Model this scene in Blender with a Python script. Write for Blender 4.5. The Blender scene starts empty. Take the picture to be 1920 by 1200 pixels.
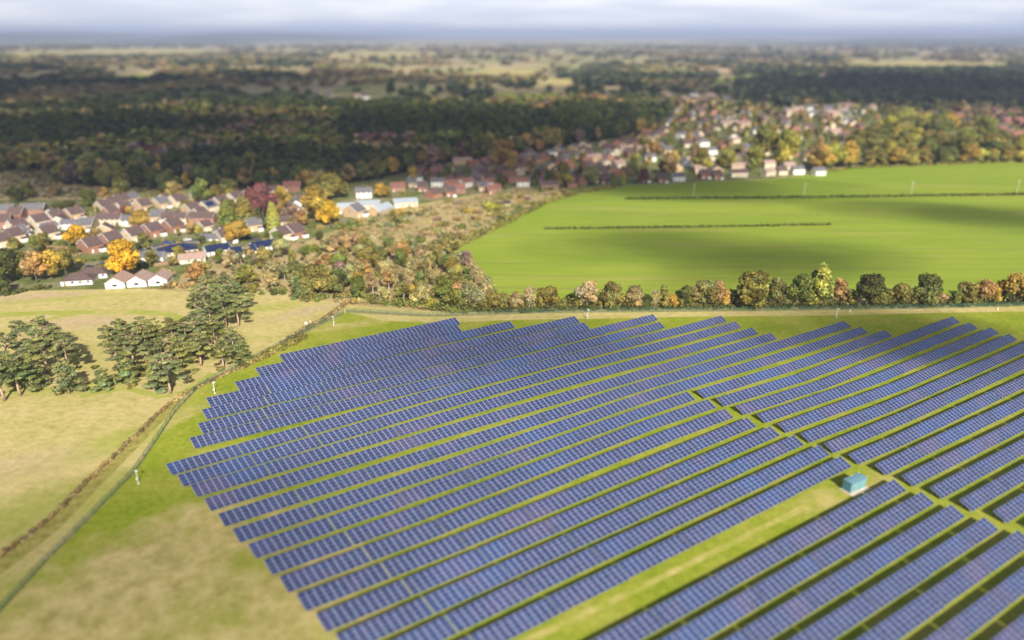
import bpy, math, random
import numpy as np
from math import sin, cos, tan, atan, atan2, radians, degrees, pi, hypot

# ------------------------------------------------------------------ camera, sky, sun, exposure
sc = bpy.context.scene
COL = sc.collection
CAM_H, FPX, HORIZON = 110.0, 1340.0, 63.0
PITCH = atan((600.0 - HORIZON) / FPX)
cam_d = bpy.data.cameras.new('camera'); cam = bpy.data.objects.new('camera', cam_d); COL.objects.link(cam)
cam.location = (0, 0, CAM_H); cam.rotation_euler = (pi / 2 - PITCH, 0, 0)
cam_d.sensor_width = 36.0; cam_d.lens = 36.0 * FPX / 1920.0
cam_d.clip_start = 1.0; cam_d.clip_end = 120000.0
cam_d.dof.use_dof = True                                  # the photograph is a tilt-shift miniature
cam_d.dof.focus_distance = CAM_H / ((680.0 - 600) / FPX * cos(PITCH) + sin(PITCH))
cam_d.dof.aperture_fstop = 0.0112
sc.camera = cam

SUN_EL, SUN_AZ = radians(34.5), radians(-73.5)            # direction towards the sun, math angle in plan
SUN_H = (cos(SUN_AZ), sin(SUN_AZ))
world = bpy.data.worlds.new('World'); sc.world = world; world.use_nodes = True
nt = world.node_tree; nt.nodes.clear()
wout = nt.nodes.new('ShaderNodeOutputWorld'); wbg = nt.nodes.new('ShaderNodeBackground')
sky = nt.nodes.new('ShaderNodeTexSky'); sky.sky_type = 'NISHITA'; sky.sun_disc = False
sky.sun_elevation = SUN_EL; sky.sun_rotation = pi / 2 - SUN_AZ
sky.air_density = 0.75; sky.dust_density = 0.6; sky.ozone_density = 2.0
tc = nt.nodes.new('ShaderNodeTexCoord'); mp = nt.nodes.new('ShaderNodeMapping')
mp.inputs['Scale'].default_value = (3.2, 3.2, 34.0)
nz = nt.nodes.new('ShaderNodeTexNoise'); nz.inputs['Scale'].default_value = 1.6; nz.inputs['Detail'].default_value = 5
rp = nt.nodes.new('ShaderNodeValToRGB')
rp.color_ramp.elements[0].position = 0.40; rp.color_ramp.elements[0].color = (12.0, 12.5, 14.6, 1)
rp.color_ramp.elements[1].position = 0.57; rp.color_ramp.elements[1].color = (16.0, 16.0, 16.8, 1)
mx = nt.nodes.new('ShaderNodeMixRGB')                     # broken cloud: nearly closed towards the horizon, open overhead
sx = nt.nodes.new('ShaderNodeSeparateXYZ'); nt.links.new(tc.outputs['Generated'], sx.inputs[0])
rz_ = nt.nodes.new('ShaderNodeValToRGB')
for e_, (p_, c_) in zip([rz_.color_ramp.elements[0], rz_.color_ramp.elements[1]], ((0.05, 0.84), (0.24, 0.04))):
    e_.position = p_; e_.color = (c_, c_, c_, 1)
nt.links.new(sx.outputs['Z'], rz_.inputs['Fac']); nt.links.new(rz_.outputs['Color'], mx.inputs['Fac'])
wbg.inputs['Strength'].default_value = 0.05
nt.links.new(tc.outputs['Generated'], mp.inputs['Vector']); nt.links.new(mp.outputs['Vector'], nz.inputs['Vector'])
nt.links.new(nz.outputs['Fac'], rp.inputs['Fac']); nt.links.new(sky.outputs['Color'], mx.inputs['Color1'])
nt.links.new(rp.outputs['Color'], mx.inputs['Color2']); nt.links.new(mx.outputs['Color'], wbg.inputs['Color'])
nt.links.new(wbg.outputs['Background'], wout.inputs['Surface'])

sun_d = bpy.data.lights.new('sun', 'SUN'); sun = bpy.data.objects.new('sun', sun_d); COL.objects.link(sun)
sun_d.energy = 5.0; sun_d.angle = radians(0.5); sun_d.color = (1.0, 0.93, 0.80)
sun.rotation_euler = (pi / 2 - SUN_EL, 0, SUN_AZ + pi / 2)
sun.location = (0, -50, 400)

sc.view_settings.view_transform = 'Standard'; sc.view_settings.look = 'None'
sc.view_settings.exposure = 0.72; sc.view_settings.gamma = 1.0
sc.cycles.max_bounces = 5; sc.cycles.diffuse_bounces = 2; sc.cycles.glossy_bounces = 2
sc.cycles.transparent_max_bounces = 64; sc.cycles.volume_bounces = 0
sc.cycles.use_denoising = True
sc.cycles.use_adaptive_sampling = False
sc.cycles.sample_clamp_indirect = 6.0

# ------------------------------------------------------------------ helpers
RNG = np.random.default_rng(7)
random.seed(11)

def G(u, v, z=0.0):
    """ground point seen at photo pixel (u, v) of the 1920x1200 photograph"""
    y = -(v - 600.0) / FPX; x = (u - 960.0) / FPX
    d = (x, cos(PITCH) + y * sin(PITCH), -sin(PITCH) + y * cos(PITCH))
    t = (z - CAM_H) / d[2]
    return (d[0] * t, d[1] * t)

def depth(v):
    return CAM_H / ((v - 600.0) / FPX * cos(PITCH) + sin(PITCH))

def to_px(p):
    x, y, z = p[0], p[1], (p[2] if len(p) > 2 else 0) - CAM_H
    zc = y * cos(PITCH) - z * sin(PITCH); yc = -(y * sin(PITCH) + z * cos(PITCH))
    return 960 + FPX * x / zc, 600 + FPX * yc / zc

def link(o, parent=None):
    COL.objects.link(o)
    if parent is not None: o.parent = parent
    return o

def tag(o, label=None, cat=None, group=None, kind=None):
    if label: o['label'] = label
    if cat: o['category'] = cat
    if group: o['group'] = group
    if kind: o['kind'] = kind
    return o

def empty(name, loc, rz=0.0, scale=1.0):
    o = bpy.data.objects.new(name, None); o.empty_display_size = 0.5
    o.location = loc; o.rotation_euler = (0, 0, rz)
    o.scale = (scale, scale, scale) if not isinstance(scale, tuple) else scale
    return link(o)

def copy_tree(o, parent=None, skip=()):
    c = o.copy(); COL.objects.link(c)
    if parent is not None: c.parent = parent
    for ch in KIDS.get(o.name, []):
        if ch.name.split('.')[0] not in skip: copy_tree(ch, c, skip)
    return c
KIDS = {}

def child(name, mesh, parent, loc=(0, 0, 0), rot=(0, 0, 0), scale=(1, 1, 1)):
    o = bpy.data.objects.new(name, mesh); COL.objects.link(o); o.parent = parent
    o.location = loc; o.rotation_euler = rot; o.scale = scale
    KIDS.setdefault(parent.name, []).append(o)
    return o

class MB:
    """collects simple solids and links them as one mesh"""
    def __init__(self): self.v = []; self.f = []; self.m = []
    def poly(self, pts, faces, mi=0):
        b = len(self.v); self.v += [tuple(p) for p in pts]
        for f in faces: self.f.append(tuple(b + i for i in f)); self.m.append(mi)
    def box(self, x0, x1, y0, y1, z0, z1, mi=0):
        self.poly([(x0,y0,z0),(x1,y0,z0),(x1,y1,z0),(x0,y1,z0),(x0,y0,z1),(x1,y0,z1),(x1,y1,z1),(x0,y1,z1)],
                  [(0,3,2,1),(4,5,6,7),(0,1,5,4),(1,2,6,5),(2,3,7,6),(3,0,4,7)], mi)
    def prism(self, prof, x0, x1, mi=0):
        """profile of (y,z) points extruded along x"""
        n = len(prof)
        self.poly([(x0, y, z) for y, z in prof] + [(x1, y, z) for y, z in prof],
                  [tuple(range(n - 1, -1, -1)), tuple(range(n, 2 * n))] + [(i, (i + 1) % n, n + (i + 1) % n, n + i) for i in range(n)], mi)
    def tube(self, path, radii, k=6, mi=0):
        rings = []
        for i, p in enumerate(path):
            a = np.array(path[max(i - 1, 0)]); b = np.array(path[min(i + 1, len(path) - 1)])
            d = b - a; d = d / (np.linalg.norm(d) + 1e-9)
            x = np.cross(d, (0.31, 0.95, 0.05)); x /= np.linalg.norm(x) + 1e-9; y = np.cross(d, x)
            rings.append([tuple(np.array(p) + radii[i] * (cos(2*pi*j/k) * x + sin(2*pi*j/k) * y)) for j in range(k)])
        n = len(rings)
        self.poly([p for r in rings for p in r],
                  [(i*k+j, i*k+(j+1)%k, (i+1)*k+(j+1)%k, (i+1)*k+j) for i in range(n-1) for j in range(k)]
                  + [tuple(range(k - 1, -1, -1)), tuple(range((n-1)*k, n*k))], mi)
    def mesh(self, name, mats, smooth=False):
        me = bpy.data.meshes.new(name); me.from_pydata(self.v, [], self.f)
        for m in (mats if isinstance(mats, (list, tuple)) else [mats]): me.materials.append(m)
        me.polygons.foreach_set('material_index', self.m)
        if smooth: me.polygons.foreach_set('use_smooth', [True] * len(self.f))
        me.update(); return me

def quad_mesh(name, V, T, mat):
    """V (n,4,3) quads, T (n,3) colour of each quad"""
    n = len(V); me = bpy.data.meshes.new(name)
    me.vertices.add(n * 4); me.vertices.foreach_set('co', V.reshape(-1).astype(np.float32))
    me.loops.add(n * 4); me.loops.foreach_set('vertex_index', np.arange(n * 4, dtype=np.int32))
    me.polygons.add(n); me.polygons.foreach_set('loop_start', np.arange(0, n * 4, 4, dtype=np.int32))
    at = me.attributes.new('tint', 'FLOAT_COLOR', 'POINT')
    c = np.ones((n, 4, 4), np.float32); c[:, :, :3] = T[:, None, :]
    at.data.foreach_set('color', c.reshape(-1))
    me.materials.append(mat); me.update(); return me

# ------------------------------------------------------------------ materials
MATS = {}
def newmat(name):
    m = bpy.data.materials.new(name); m.use_nodes = True
    n = m.node_tree.nodes; b = n['Principled BSDF']
    MATS[name] = m
    return m, m.node_tree, n, b
def N(nt, typ, **kw):
    n = nt.nodes.new(typ)
    for k, v in kw.items():
        if hasattr(n, k): setattr(n, k, v)
        else: n.inputs[k].default_value = v
    return n
def ramp(nt, src, stops, mode='LINEAR'):
    r = nt.nodes.new('ShaderNodeValToRGB'); r.color_ramp.interpolation = mode
    el = r.color_ramp.elements
    while len(el) < len(stops): el.new(0.5)
    for e, (p, c) in zip(el, stops):
        e.position = p; e.color = (c[0], c[1], c[2], 1) if isinstance(c, (tuple, list)) else (c, c, c, 1)
    nt.links.new(src, r.inputs['Fac']); return r.outputs['Color']
def mixc(nt, fac, a, b, blend='MIX'):
    m = nt.nodes.new('ShaderNodeMixRGB'); m.blend_type = blend
    for sock, val in ((m.inputs['Fac'], fac), (m.inputs['Color1'], a), (m.inputs['Color2'], b)):
        if isinstance(val, (int, float)): sock.default_value = val
        elif isinstance(val, tuple): sock.default_value = (val[0], val[1], val[2], 1)
        else: nt.links.new(val, sock)
    return m.outputs['Color']
def pos_noise(nt, scale, detail=4.0, rough=0.6, stretch=(1, 1, 1), rot=0.0, dist=0.0, off=(0, 0, 0)):
    g = nt.nodes.new('ShaderNodeNewGeometry'); mp = nt.nodes.new('ShaderNodeMapping')
    mp.inputs['Rotation'].default_value = (0, 0, rot); mp.inputs['Scale'].default_value = stretch
    mp.inputs['Location'].default_value = off
    n = nt.nodes.new('ShaderNodeTexNoise'); n.inputs['Scale'].default_value = scale
    n.inputs['Detail'].default_value = detail; n.inputs['Roughness'].default_value = rough; n.inputs['Distortion'].default_value = dist
    nt.links.new(g.outputs['Position'], mp.inputs['Vector']); nt.links.new(mp.outputs['Vector'], n.inputs['Vector'])
    return n.outputs['Fac']
def bump(nt, b, src, strength, dist):
    bp = nt.nodes.new('ShaderNodeBump'); bp.inputs['Strength'].default_value = strength; bp.inputs['Distance'].default_value = dist
    nt.links.new(src, bp.inputs['Height']); nt.links.new(bp.outputs['Normal'], b.inputs['Normal'])

def plain(name, col, rough=0.7, var=0.25, scale=1.5, metal=0.0, spec=0.3):
    """painted / mineral surface with a little dirt and unevenness of its own"""
    m, nt, n, b = newmat(name)
    f = pos_noise(nt, scale, 5, 0.65)
    lo = tuple(c * (1 - var) for c in col); hi = tuple(min(1, c * (1 + var)) for c in col)
    nt.links.new(ramp(nt, f, [(0.3, lo), (0.7, hi)]), b.inputs['Base Color'])
    b.inputs['Roughness'].default_value = rough; b.inputs['Metallic'].default_value = metal
    b.inputs['Specular IOR Level'].default_value = spec
    return m

def foliage():
    m, nt, n, b = newmat('foliage')
    oi = nt.nodes.new('ShaderNodeObjectInfo'); at = nt.nodes.new('ShaderNodeAttribute'); at.attribute_name = 'tint'
    c = mixc(nt, 1.0, oi.outputs['Color'], at.outputs['Color'], 'MULTIPLY')
    nt.links.new(c, b.inputs['Base Color']); b.inputs['Roughness'].default_value = 0.75; b.inputs['Specular IOR Level'].default_value = 0.15
    tr = nt.nodes.new('ShaderNodeBsdfTranslucent'); nt.links.new(c, tr.inputs['Color'])
    ms = nt.nodes.new('ShaderNodeMixShader'); ms.inputs['Fac'].default_value = 0.28
    nt.links.new(b.outputs['BSDF'], ms.inputs[1]); nt.links.new(tr.outputs['BSDF'], ms.inputs[2])
    nt.links.new(ms.outputs['Shader'], n['Material Output'].inputs['Surface'])
    return m
M_LEAF = foliage()
M_BARK = plain('bark_brown', (0.13, 0.10, 0.075), 0.9, 0.35, 3)
M_PINEBARK = plain('bark_pine', (0.46, 0.31, 0.23), 0.9, 0.3, 2)
M_BIRCH = plain('bark_birch', (0.55, 0.50, 0.42), 0.8, 0.25, 3)
M_BRICK = plain('brick_red', (0.32, 0.155, 0.105), 0.85, 0.2, 1.2)
M_BRICK2 = plain('brick_buff', (0.50, 0.36, 0.22), 0.85, 0.15, 1.2)
M_CREAM = plain('render_cream', (0.62, 0.52, 0.38), 0.8, 0.1, 1)
M_WHITE = plain('render_white', (0.80, 0.79, 0.75), 0.7, 0.06, 1)
M_TRIM = plain('trim_white', (0.82, 0.82, 0.80), 0.5, 0.05, 2)
M_ROOFBR = plain('roof_brown', (0.105, 0.070, 0.068), 0.8, 0.25, 0.9)
M_ROOFGR = plain('roof_grey', (0.13, 0.125, 0.14), 0.75, 0.25, 0.9)
M_ROOFRD = plain('roof_red', (0.235, 0.105, 0.080), 0.8, 0.25, 0.9)
M_ROOFPK = plain('roof_pink', (0.34, 0.235, 0.20), 0.8, 0.2, 0.9)
M_ROOFBL = plain('roof_blue', (0.016, 0.024, 0.075), 0.35, 0.3, 0.7, spec=0.5)
M_ROOFPALE = plain('roof_pale', (0.33, 0.37, 0.42), 0.5, 0.12, 0.5)
M_ASPH = plain('asphalt', (0.085, 0.083, 0.085), 0.9, 0.2, 0.4)
M_PAVE = plain('paving', (0.36, 0.31, 0.26), 0.9, 0.2, 0.6)
M_STEEL = plain('galvanised', (0.42, 0.43, 0.44), 0.45, 0.15, 3, metal=0.6)
M_TURQ = plain('paint_turquoise', (0.17, 0.34, 0.36), 0.55, 0.10, 1.5, spec=0.4)
M_TURQD = plain('paint_turquoise_dark', (0.085, 0.26, 0.30), 0.5, 0.1, 1.5)
M_TURQR = plain('roof_blue_grey', (0.13, 0.25, 0.32), 0.6, 0.15, 1.5)
M_CONC = plain('concrete', (0.50, 0.43, 0.36), 0.9, 0.15, 1.0)
M_GREENWIRE = plain('wire_green', (0.05, 0.13, 0.085), 0.6, 0.2, 2)
M_POLEW = plain('pole_pale', (0.72, 0.73, 0.74), 0.4, 0.05, 2)
M_WOODPOLE = plain('pole_wood', (0.48, 0.42, 0.33), 0.85, 0.2, 2)
M_TIMBER = plain('timber_fence', (0.30, 0.19, 0.11), 0.85, 0.25, 1.5)
M_TYRE = plain('tyre', (0.02, 0.02, 0.02), 0.8, 0.2, 4)
m, nt_, n_, b_ = newmat('window_glass')
b_.inputs['Base Color'].default_value = (0.03, 0.04, 0.05, 1); b_.inputs['Roughness'].default_value = 0.08; M_GLASS = m

def solar_mat():
    m, nt, n, b = newmat('solar_glass')
    uv = nt.nodes.new('ShaderNodeUVMap'); uv.uv_map = 'UVMap'
    sp = nt.nodes.new('ShaderNodeSeparateXYZ'); nt.links.new(uv.outputs['UV'], sp.inputs[0])
    def edge(sock, half):
        fr = N(nt, 'ShaderNodeMath', operation='FRACT'); nt.links.new(sock, fr.inputs[0])
        sb = N(nt, 'ShaderNodeMath', operation='SUBTRACT'); nt.links.new(fr.outputs[0], sb.inputs[0]); sb.inputs[1].default_value = 0.5
        ab = N(nt, 'ShaderNodeMath', operation='ABSOLUTE'); nt.links.new(sb.outputs[0], ab.inputs[0])
        gt = N(nt, 'ShaderNodeMath', operation='GREATER_THAN'); nt.links.new(ab.outputs[0], gt.inputs[0]); gt.inputs[1].default_value = 0.5 - half
        return gt.outputs[0]
    ex = edge(sp.outputs['X'], 0.038); ey = edge(sp.outputs['Y'], 0.030)
    fx = N(nt, 'ShaderNodeMath', operation='MAXIMUM'); nt.links.new(ex, fx.inputs[0]); nt.links.new(ey, fx.inputs[1])
    fl = N(nt, 'ShaderNodeVectorMath', operation='FLOOR'); nt.links.new(uv.outputs['UV'], fl.inputs[0])
    oi = nt.nodes.new('ShaderNodeObjectInfo')
    ad = N(nt, 'ShaderNodeVectorMath', operation='ADD'); nt.links.new(fl.outputs[0], ad.inputs[0])
    sc_ = N(nt, 'ShaderNodeMath', operation='MULTIPLY'); nt.links.new(oi.outputs['Random'], sc_.inputs[0]); sc_.inputs[1].default_value = 517.0
    cb = nt.nodes.new('ShaderNodeCombineXYZ'); nt.links.new(sc_.outputs[0], cb.inputs[2]); nt.links.new(cb.outputs[0], ad.inputs[1])
    wn = nt.nodes.new('ShaderNodeTexWhiteNoise'); wn.noise_dimensions = '3D'; nt.links.new(ad.outputs[0], wn.inputs['Vector'])
    cell = ramp(nt, wn.outputs['Value'], [(0.0, (0.026, 0.038, 0.106)), (0.5, (0.031, 0.045, 0.121)), (0.85, (0.037, 0.054, 0.136)), (1.0, (0.046, 0.046, 0.114))])
    pn = pos_noise(nt, 0.055, 3, 0.5)
    batch = ramp(nt, pn, [(0.56, 0.0), (0.64, 1.0)])
    cell2 = mixc(nt, batch, cell, mixc(nt, 0.55, cell, (0.085, 0.062, 0.140)))
    pn2 = pos_noise(nt, 0.05, 3, 0.5, off=(70, 31, 5))
    cell3 = mixc(nt, ramp(nt, pn2, [(0.55, 0.0), (0.68, 0.7)]), cell2, (0.029, 0.062, 0.185))
    c = mixc(nt, ex, mixc(nt, ey, cell3, (0.21, 0.25, 0.40)), (0.40, 0.43, 0.57))
    nt.links.new(c, b.inputs['Base Color'])
    b.inputs['Roughness'].default_value = 0.16; b.inputs['IOR'].default_value = 1.5
    b.inputs['Coat Weight'].default_value = 0.0
    return m
M_SOLAR = solar_mat()

# ------------------------------------------------------------------ the setting: ground and fields
def sheet(name, pts, z, mat, px=True):
    P = [G(*p) for p in pts] if px else pts
    from mathutils.geometry import tessellate_polygon
    from mathutils import Vector
    tris = tessellate_polygon([[Vector((x, y, 0)) for x, y in P]])
    me = bpy.data.meshes.new(name); me.from_pydata([(x, y, z) for x, y in P], [], [tuple(t) for t in tris])
    bmn = np.array([p.normal[2] for p in me.polygons])
    if len(bmn) and bmn.mean() < 0: me.flip_normals()
    me.materials.append(mat); me.update()
    o = link(bpy.data.objects.new(name, me)); o['kind'] = 'structure'
    return o

def strip(name, pts, width, z, mat, px=True):
    P = np.array([G(*p) for p in pts] if px else pts, float)
    d = np.gradient(P, axis=0); d /= np.linalg.norm(d, axis=1)[:, None]; nn = np.stack([-d[:, 1], d[:, 0]], 1)
    w = np.array(width if hasattr(width, '__len__') else [width] * len(P))[:, None] / 2
    L, R = P + nn * w, P - nn * w
    V = [(x, y, z) for x, y in L] + [(x, y, z) for x, y in R]; n = len(P)
    me = bpy.data.meshes.new(name); me.from_pydata(V, [], [(n + i, n + i + 1, i + 1, i) for i in range(n - 1)])
    me.materials.append(mat); me.update()
    o = link(bpy.data.objects.new(name, me)); o['kind'] = 'structure'
    return o

def ground_mats():
    # far farmland: a patchwork of pasture, stubble, heath and ploughed land
    m, nt, n, b = newmat('farmland')
    g = nt.nodes.new('ShaderNodeNewGeometry'); mp = nt.nodes.new('ShaderNodeMapping'); mp.inputs['Rotation'].default_value = (0, 0, 0.5)
    mp.inputs['Scale'].default_value = (1, 0.75, 1); nt.links.new(g.outputs['Position'], mp.inputs['Vector'])
    v = nt.nodes.new('ShaderNodeTexVoronoi'); v.inputs['Scale'].default_value = 0.0042; nt.links.new(mp.outputs['Vector'], v.inputs['Vector'])
    s = nt.nodes.new('ShaderNodeSeparateColor'); nt.links.new(v.outputs['Color'], s.inputs[0])
    fields = ramp(nt, s.outputs[0], [(0.0, (0.16, 0.13, 0.09)), (0.2, (0.22, 0.20, 0.09)), (0.38, (0.48, 0.37, 0.20)), (0.55, (0.24, 0.31, 0.075)), (0.72, (0.55, 0.45, 0.25)), (0.88, (0.32, 0.37, 0.10))], 'CONSTANT')
    f = pos_noise(nt, 0.012, 6, 0.65); c = mixc(nt, 0.55, fields, ramp(nt, f, [(0.3, (0.13, 0.13, 0.06)), (0.5, (0.34, 0.27, 0.14)), (0.7, (0.52, 0.42, 0.24))]))
    nt.links.new(c, b.inputs['Base Color']); b.inputs['Roughness'].default_value = 1; b.inputs['Specular IOR Level'].default_value = 0.05
    far = m
    def patch(nt, uv, rx, ry, rot, soft=0.5, noise=0.8, nscale=0.12):
        cx, cy = G(*uv); g = nt.nodes.new('ShaderNodeNewGeometry'); mp = nt.nodes.new('ShaderNodeMapping'); mp.vector_type = 'TEXTURE'
        mp.inputs['Location'].default_value = (cx, cy, 0); mp.inputs['Rotation'].default_value = (0, 0, rot); mp.inputs['Scale'].default_value = (rx, ry, 1000)
        nt.links.new(g.outputs['Position'], mp.inputs['Vector']); ln = N(nt, 'ShaderNodeVectorMath', operation='LENGTH'); nt.links.new(mp.outputs['Vector'], ln.inputs[0])
        nn = pos_noise(nt, nscale, 5, 0.6); ma = N(nt, 'ShaderNodeMath', operation='MULTIPLY_ADD'); nt.links.new(nn, ma.inputs[0]); ma.inputs[1].default_value = -noise * 2; ma.inputs[2].default_value = noise
        ad = N(nt, 'ShaderNodeMath', operation='ADD'); nt.links.new(ln.outputs['Value'], ad.inputs[0]); nt.links.new(ma.outputs[0], ad.inputs[1])
        return ramp(nt, ad.outputs[0], [(1 - soft, 1.0), (1.0, 0.0)])
    # mown grass between the solar rows
    m, nt, n, b = newmat('mown_grass')
    a1 = pos_noise(nt, 0.05, 5, 0.6); a2 = pos_noise(nt, 0.6, 6, 0.7); a3 = pos_noise(nt, 0.16, 4, 0.6, off=(31, 7, 0))
    c = ramp(nt, a1, [(0.30, (0.135, 0.200, 0.012)), (0.48, (0.225, 0.265, 0.020)), (0.63, (0.360, 0.325, 0.075))])
    c = mixc(nt, ramp(nt, a3, [(0.52, 0.0), (0.70, 0.6)]), c, (0.42, 0.36, 0.09))
    c = mixc(nt, 0.55, c, ramp(nt, a2, [(0.22, (0.075, 0.125, 0.006)), (0.5, (0.225, 0.275, 0.020)), (0.78, (0.43, 0.41, 0.085))]))
    dryc = ramp(nt, pos_noise(nt, 0.22, 6, 0.7), [(0.28, (0.25, 0.22, 0.06)), (0.5, (0.44, 0.36, 0.14)), (0.7, (0.60, 0.47, 0.24))])
    for uv, rx, ry, rot, so, k in (((235, 1090), 46, 20, radians(62), .55, .95), ((90, 1230), 60, 26, radians(40), .6, .8), ((420, 1290), 50, 20, radians(60), .55, .9), ((1545, 935), 9, 4.5, radians(30), .6, .8), ((1650, 905), 12, 4, radians(30), .6, .5), ((300, 800), 26, 5, radians(60), .7, .6), ((640, 612), 30, 5, radians(20), .7, .6)):
        pm = patch(nt, uv, rx, ry, rot, so); mm_ = N(nt, 'ShaderNodeMath', operation='MULTIPLY'); nt.links.new(pm, mm_.inputs[0]); mm_.inputs[1].default_value = k
        c = mixc(nt, mm_.outputs[0], c, dryc)
    nt.links.new(c, b.inputs['Base Color']); b.inputs['Roughness'].default_value = 1; b.inputs['Specular IOR Level'].default_value = 0.05
    bump(nt, b, pos_noise(nt, 2.2, 5, 0.7), 0.5, 0.25); mown = m
    # rough dry meadow
    m, nt, n, b = newmat('dry_meadow')
    a1 = pos_noise(nt, 0.018, 6, 0.6, (1, 1.8, 1), 0.5); a2 = pos_noise(nt, 0.30, 8, 0.8, (1, 1.7, 1), 0.6); a3 = pos_noise(nt, 0.045, 5, 0.6, (1, 1.6, 1), 0.4, off=(50, 9, 0))
    c = ramp(nt, a1, [(0.30, (0.27, 0.275, 0.060)), (0.44, (0.40, 0.355, 0.125)), (0.58, (0.54, 0.43, 0.205)), (0.70, (0.47, 0.36, 0.19)), (0.85, (0.36, 0.27, 0.15))])
    c = mixc(nt, ramp(nt, a3, [(0.42, 0.0), (0.62, 0.9)]), c, (0.29, 0.30, 0.060))
    c = mixc(nt, 0.6, c, ramp(nt, a2, [(0.28, (0.18, 0.16, 0.05)), (0.5, (0.50, 0.41, 0.17)), (0.75, (0.76, 0.62, 0.34))]))
    grn = ramp(nt, pos_noise(nt, 0.35, 6, 0.7), [(0.3, (0.22, 0.27, 0.03)), (0.5, (0.32, 0.34, 0.06)), (0.7, (0.46, 0.40, 0.13))])
    for uv, rx, ry, rot, so, k in (((215, 830), 34, 9, radians(42), .7, .8), ((60, 960), 45, 14, radians(35), .7, .75), ((120, 730), 26, 5, radians(8), .7, .8), ((300, 690), 22, 7, radians(30), .7, .7), ((420, 650), 24, 6, radians(40), .7, .6), ((100, 560), 40, 6, radians(10), .7, .7), ((500, 575), 26, 7, radians(20), .7, .6), ((30, 1110), 40, 10, radians(38), .7, .6)):
        pm = patch(nt, uv, rx, ry, rot, so); mm_ = N(nt, 'ShaderNodeMath', operation='MULTIPLY'); nt.links.new(pm, mm_.inputs[0]); mm_.inputs[1].default_value = k
        c = mixc(nt, mm_.outputs[0], c, grn)
    pnk = ramp(nt, pos_noise(nt, 0.4, 6, 0.7), [(0.3, (0.34, 0.24, 0.15)), (0.6, (0.52, 0.39, 0.25)), (0.8, (0.60, 0.48, 0.30))])
    for uv, rx, ry, rot, so, k in (((60, 556), 34, 7, radians(12), .7, .8), ((150, 605), 30, 9, radians(6), .7, .8), ((570, 585), 26, 6, radians(38), .7, .7), ((40, 870), 26, 12, radians(20), .7, .5)):
        pm = patch(nt, uv, rx, ry, rot, so); mm_ = N(nt, 'ShaderNodeMath', operation='MULTIPLY'); nt.links.new(pm, mm_.inputs[0]); mm_.inputs[1].default_value = k
        c = mixc(nt, mm_.outputs[0], c, pnk)
    nt.links.new(c, b.inputs['Base Color']); b.inputs['Roughness'].default_value = 1; b.inputs['Specular IOR Level'].default_value = 0.05
    bump(nt, b, pos_noise(nt, 1.4, 6, 0.75), 0.7, 0.4); dry = m
    # sown field with drill lines
    m, nt, n, b = newmat('sown_field')
    a1 = pos_noise(nt, 0.011, 5, 0.55, (0.35, 2.2, 1), -0.03); a2 = pos_noise(nt, 0.16, 7, 0.75, (0.16, 1.9, 1), -0.03)
    a4 = pos_noise(nt, 0.02, 6, 0.65, (0.3, 2.4, 1), 0.02, off=(13, 77, 0))
    c = ramp(nt, a1, [(0.30, (0.150, 0.250, 0.016)), (0.55, (0.230, 0.310, 0.028)), (0.75, (0.310, 0.340, 0.050))])
    c = mixc(nt, 0.5, c, ramp(nt, a2, [(0.25, (0.13, 0.20, 0.018)), (0.5, (0.22, 0.28, 0.034)), (0.78, (0.36, 0.35, 0.09))]))
    c = mixc(nt, ramp(nt, a4, [(0.56, 0.0), (0.72, 0.7)]), c, (0.37, 0.31, 0.11))
    g = nt.nodes.new('ShaderNodeNewGeometry'); mp = nt.nodes.new('ShaderNodeMapping'); mp.inputs['Rotation'].default_value = (0, 0, 0.05)
    nt.links.new(g.outputs['Position'], mp.inputs['Vector']); wv = nt.nodes.new('ShaderNodeTexWave'); wv.bands_direction = 'Y'; wv.inputs['Scale'].default_value = 0.0165
    wv.inputs['Distortion'].default_value = 0.6; wv.inputs['Detail Scale'].default_value = 0.25; nt.links.new(mp.outputs['Vector'], wv.inputs['Vector'])
    tl = N(nt, 'ShaderNodeMath', operation='MULTIPLY'); nt.links.new(ramp(nt, wv.outputs['Fac'], [(0.965, 0.0), (0.99, 0.7)]), tl.inputs[0]); nt.links.new(ramp(nt, pos_noise(nt, 0.03, 4, 0.6, (.3, 1, 1)), [(0.4, 0.2), (0.6, 1.0)]), tl.inputs[1])
    c = mixc(nt, tl.outputs[0], c, (0.20, 0.19, 0.06))
    nt.links.new(c, b.inputs['Base Color']); b.inputs['Roughness'].default_value = 1; b.inputs['Specular IOR Level'].default_value = 0.05
    field = m
    # scrub heath
    m, nt, n, b = newmat('heath')
    a1 = pos_noise(nt, 0.035, 6, 0.65); a2 = pos_noise(nt, 0.3, 6, 0.75)
    c = ramp(nt, a1, [(0.28, (0.20, 0.19, 0.06)), (0.42, (0.34, 0.25, 0.12)), (0.56, (0.52, 0.40, 0.21)), (0.68, (0.40, 0.33, 0.13)), (0.8, (0.30, 0.19, 0.14))])
    c = mixc(nt, 0.5, c, ramp(nt, a2, [(0.25, (0.14, 0.13, 0.045)), (0.5, (0.36, 0.28, 0.13)), (0.8, (0.58, 0.47, 0.25))]))
    nt.links.new(c, b.inputs['Base Color']); b.inputs['Roughness'].default_value = 1; b.inputs['Specular IOR Level'].default_value = 0.05
    bump(nt, b, pos_noise(nt, 0.5, 5, 0.7), 0.9, 1.0); heath = m
    # gardens
    m, nt, n, b = newmat('gardens')
    a1 = pos_noise(nt, 0.09, 5, 0.65); c = ramp(nt, a1, [(0.3, (0.07, 0.09, 0.03)), (0.5, (0.15, 0.17, 0.05)), (0.6, (0.24, 0.20, 0.13)), (0.75, (0.17, 0.13, 0.09))])
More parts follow.
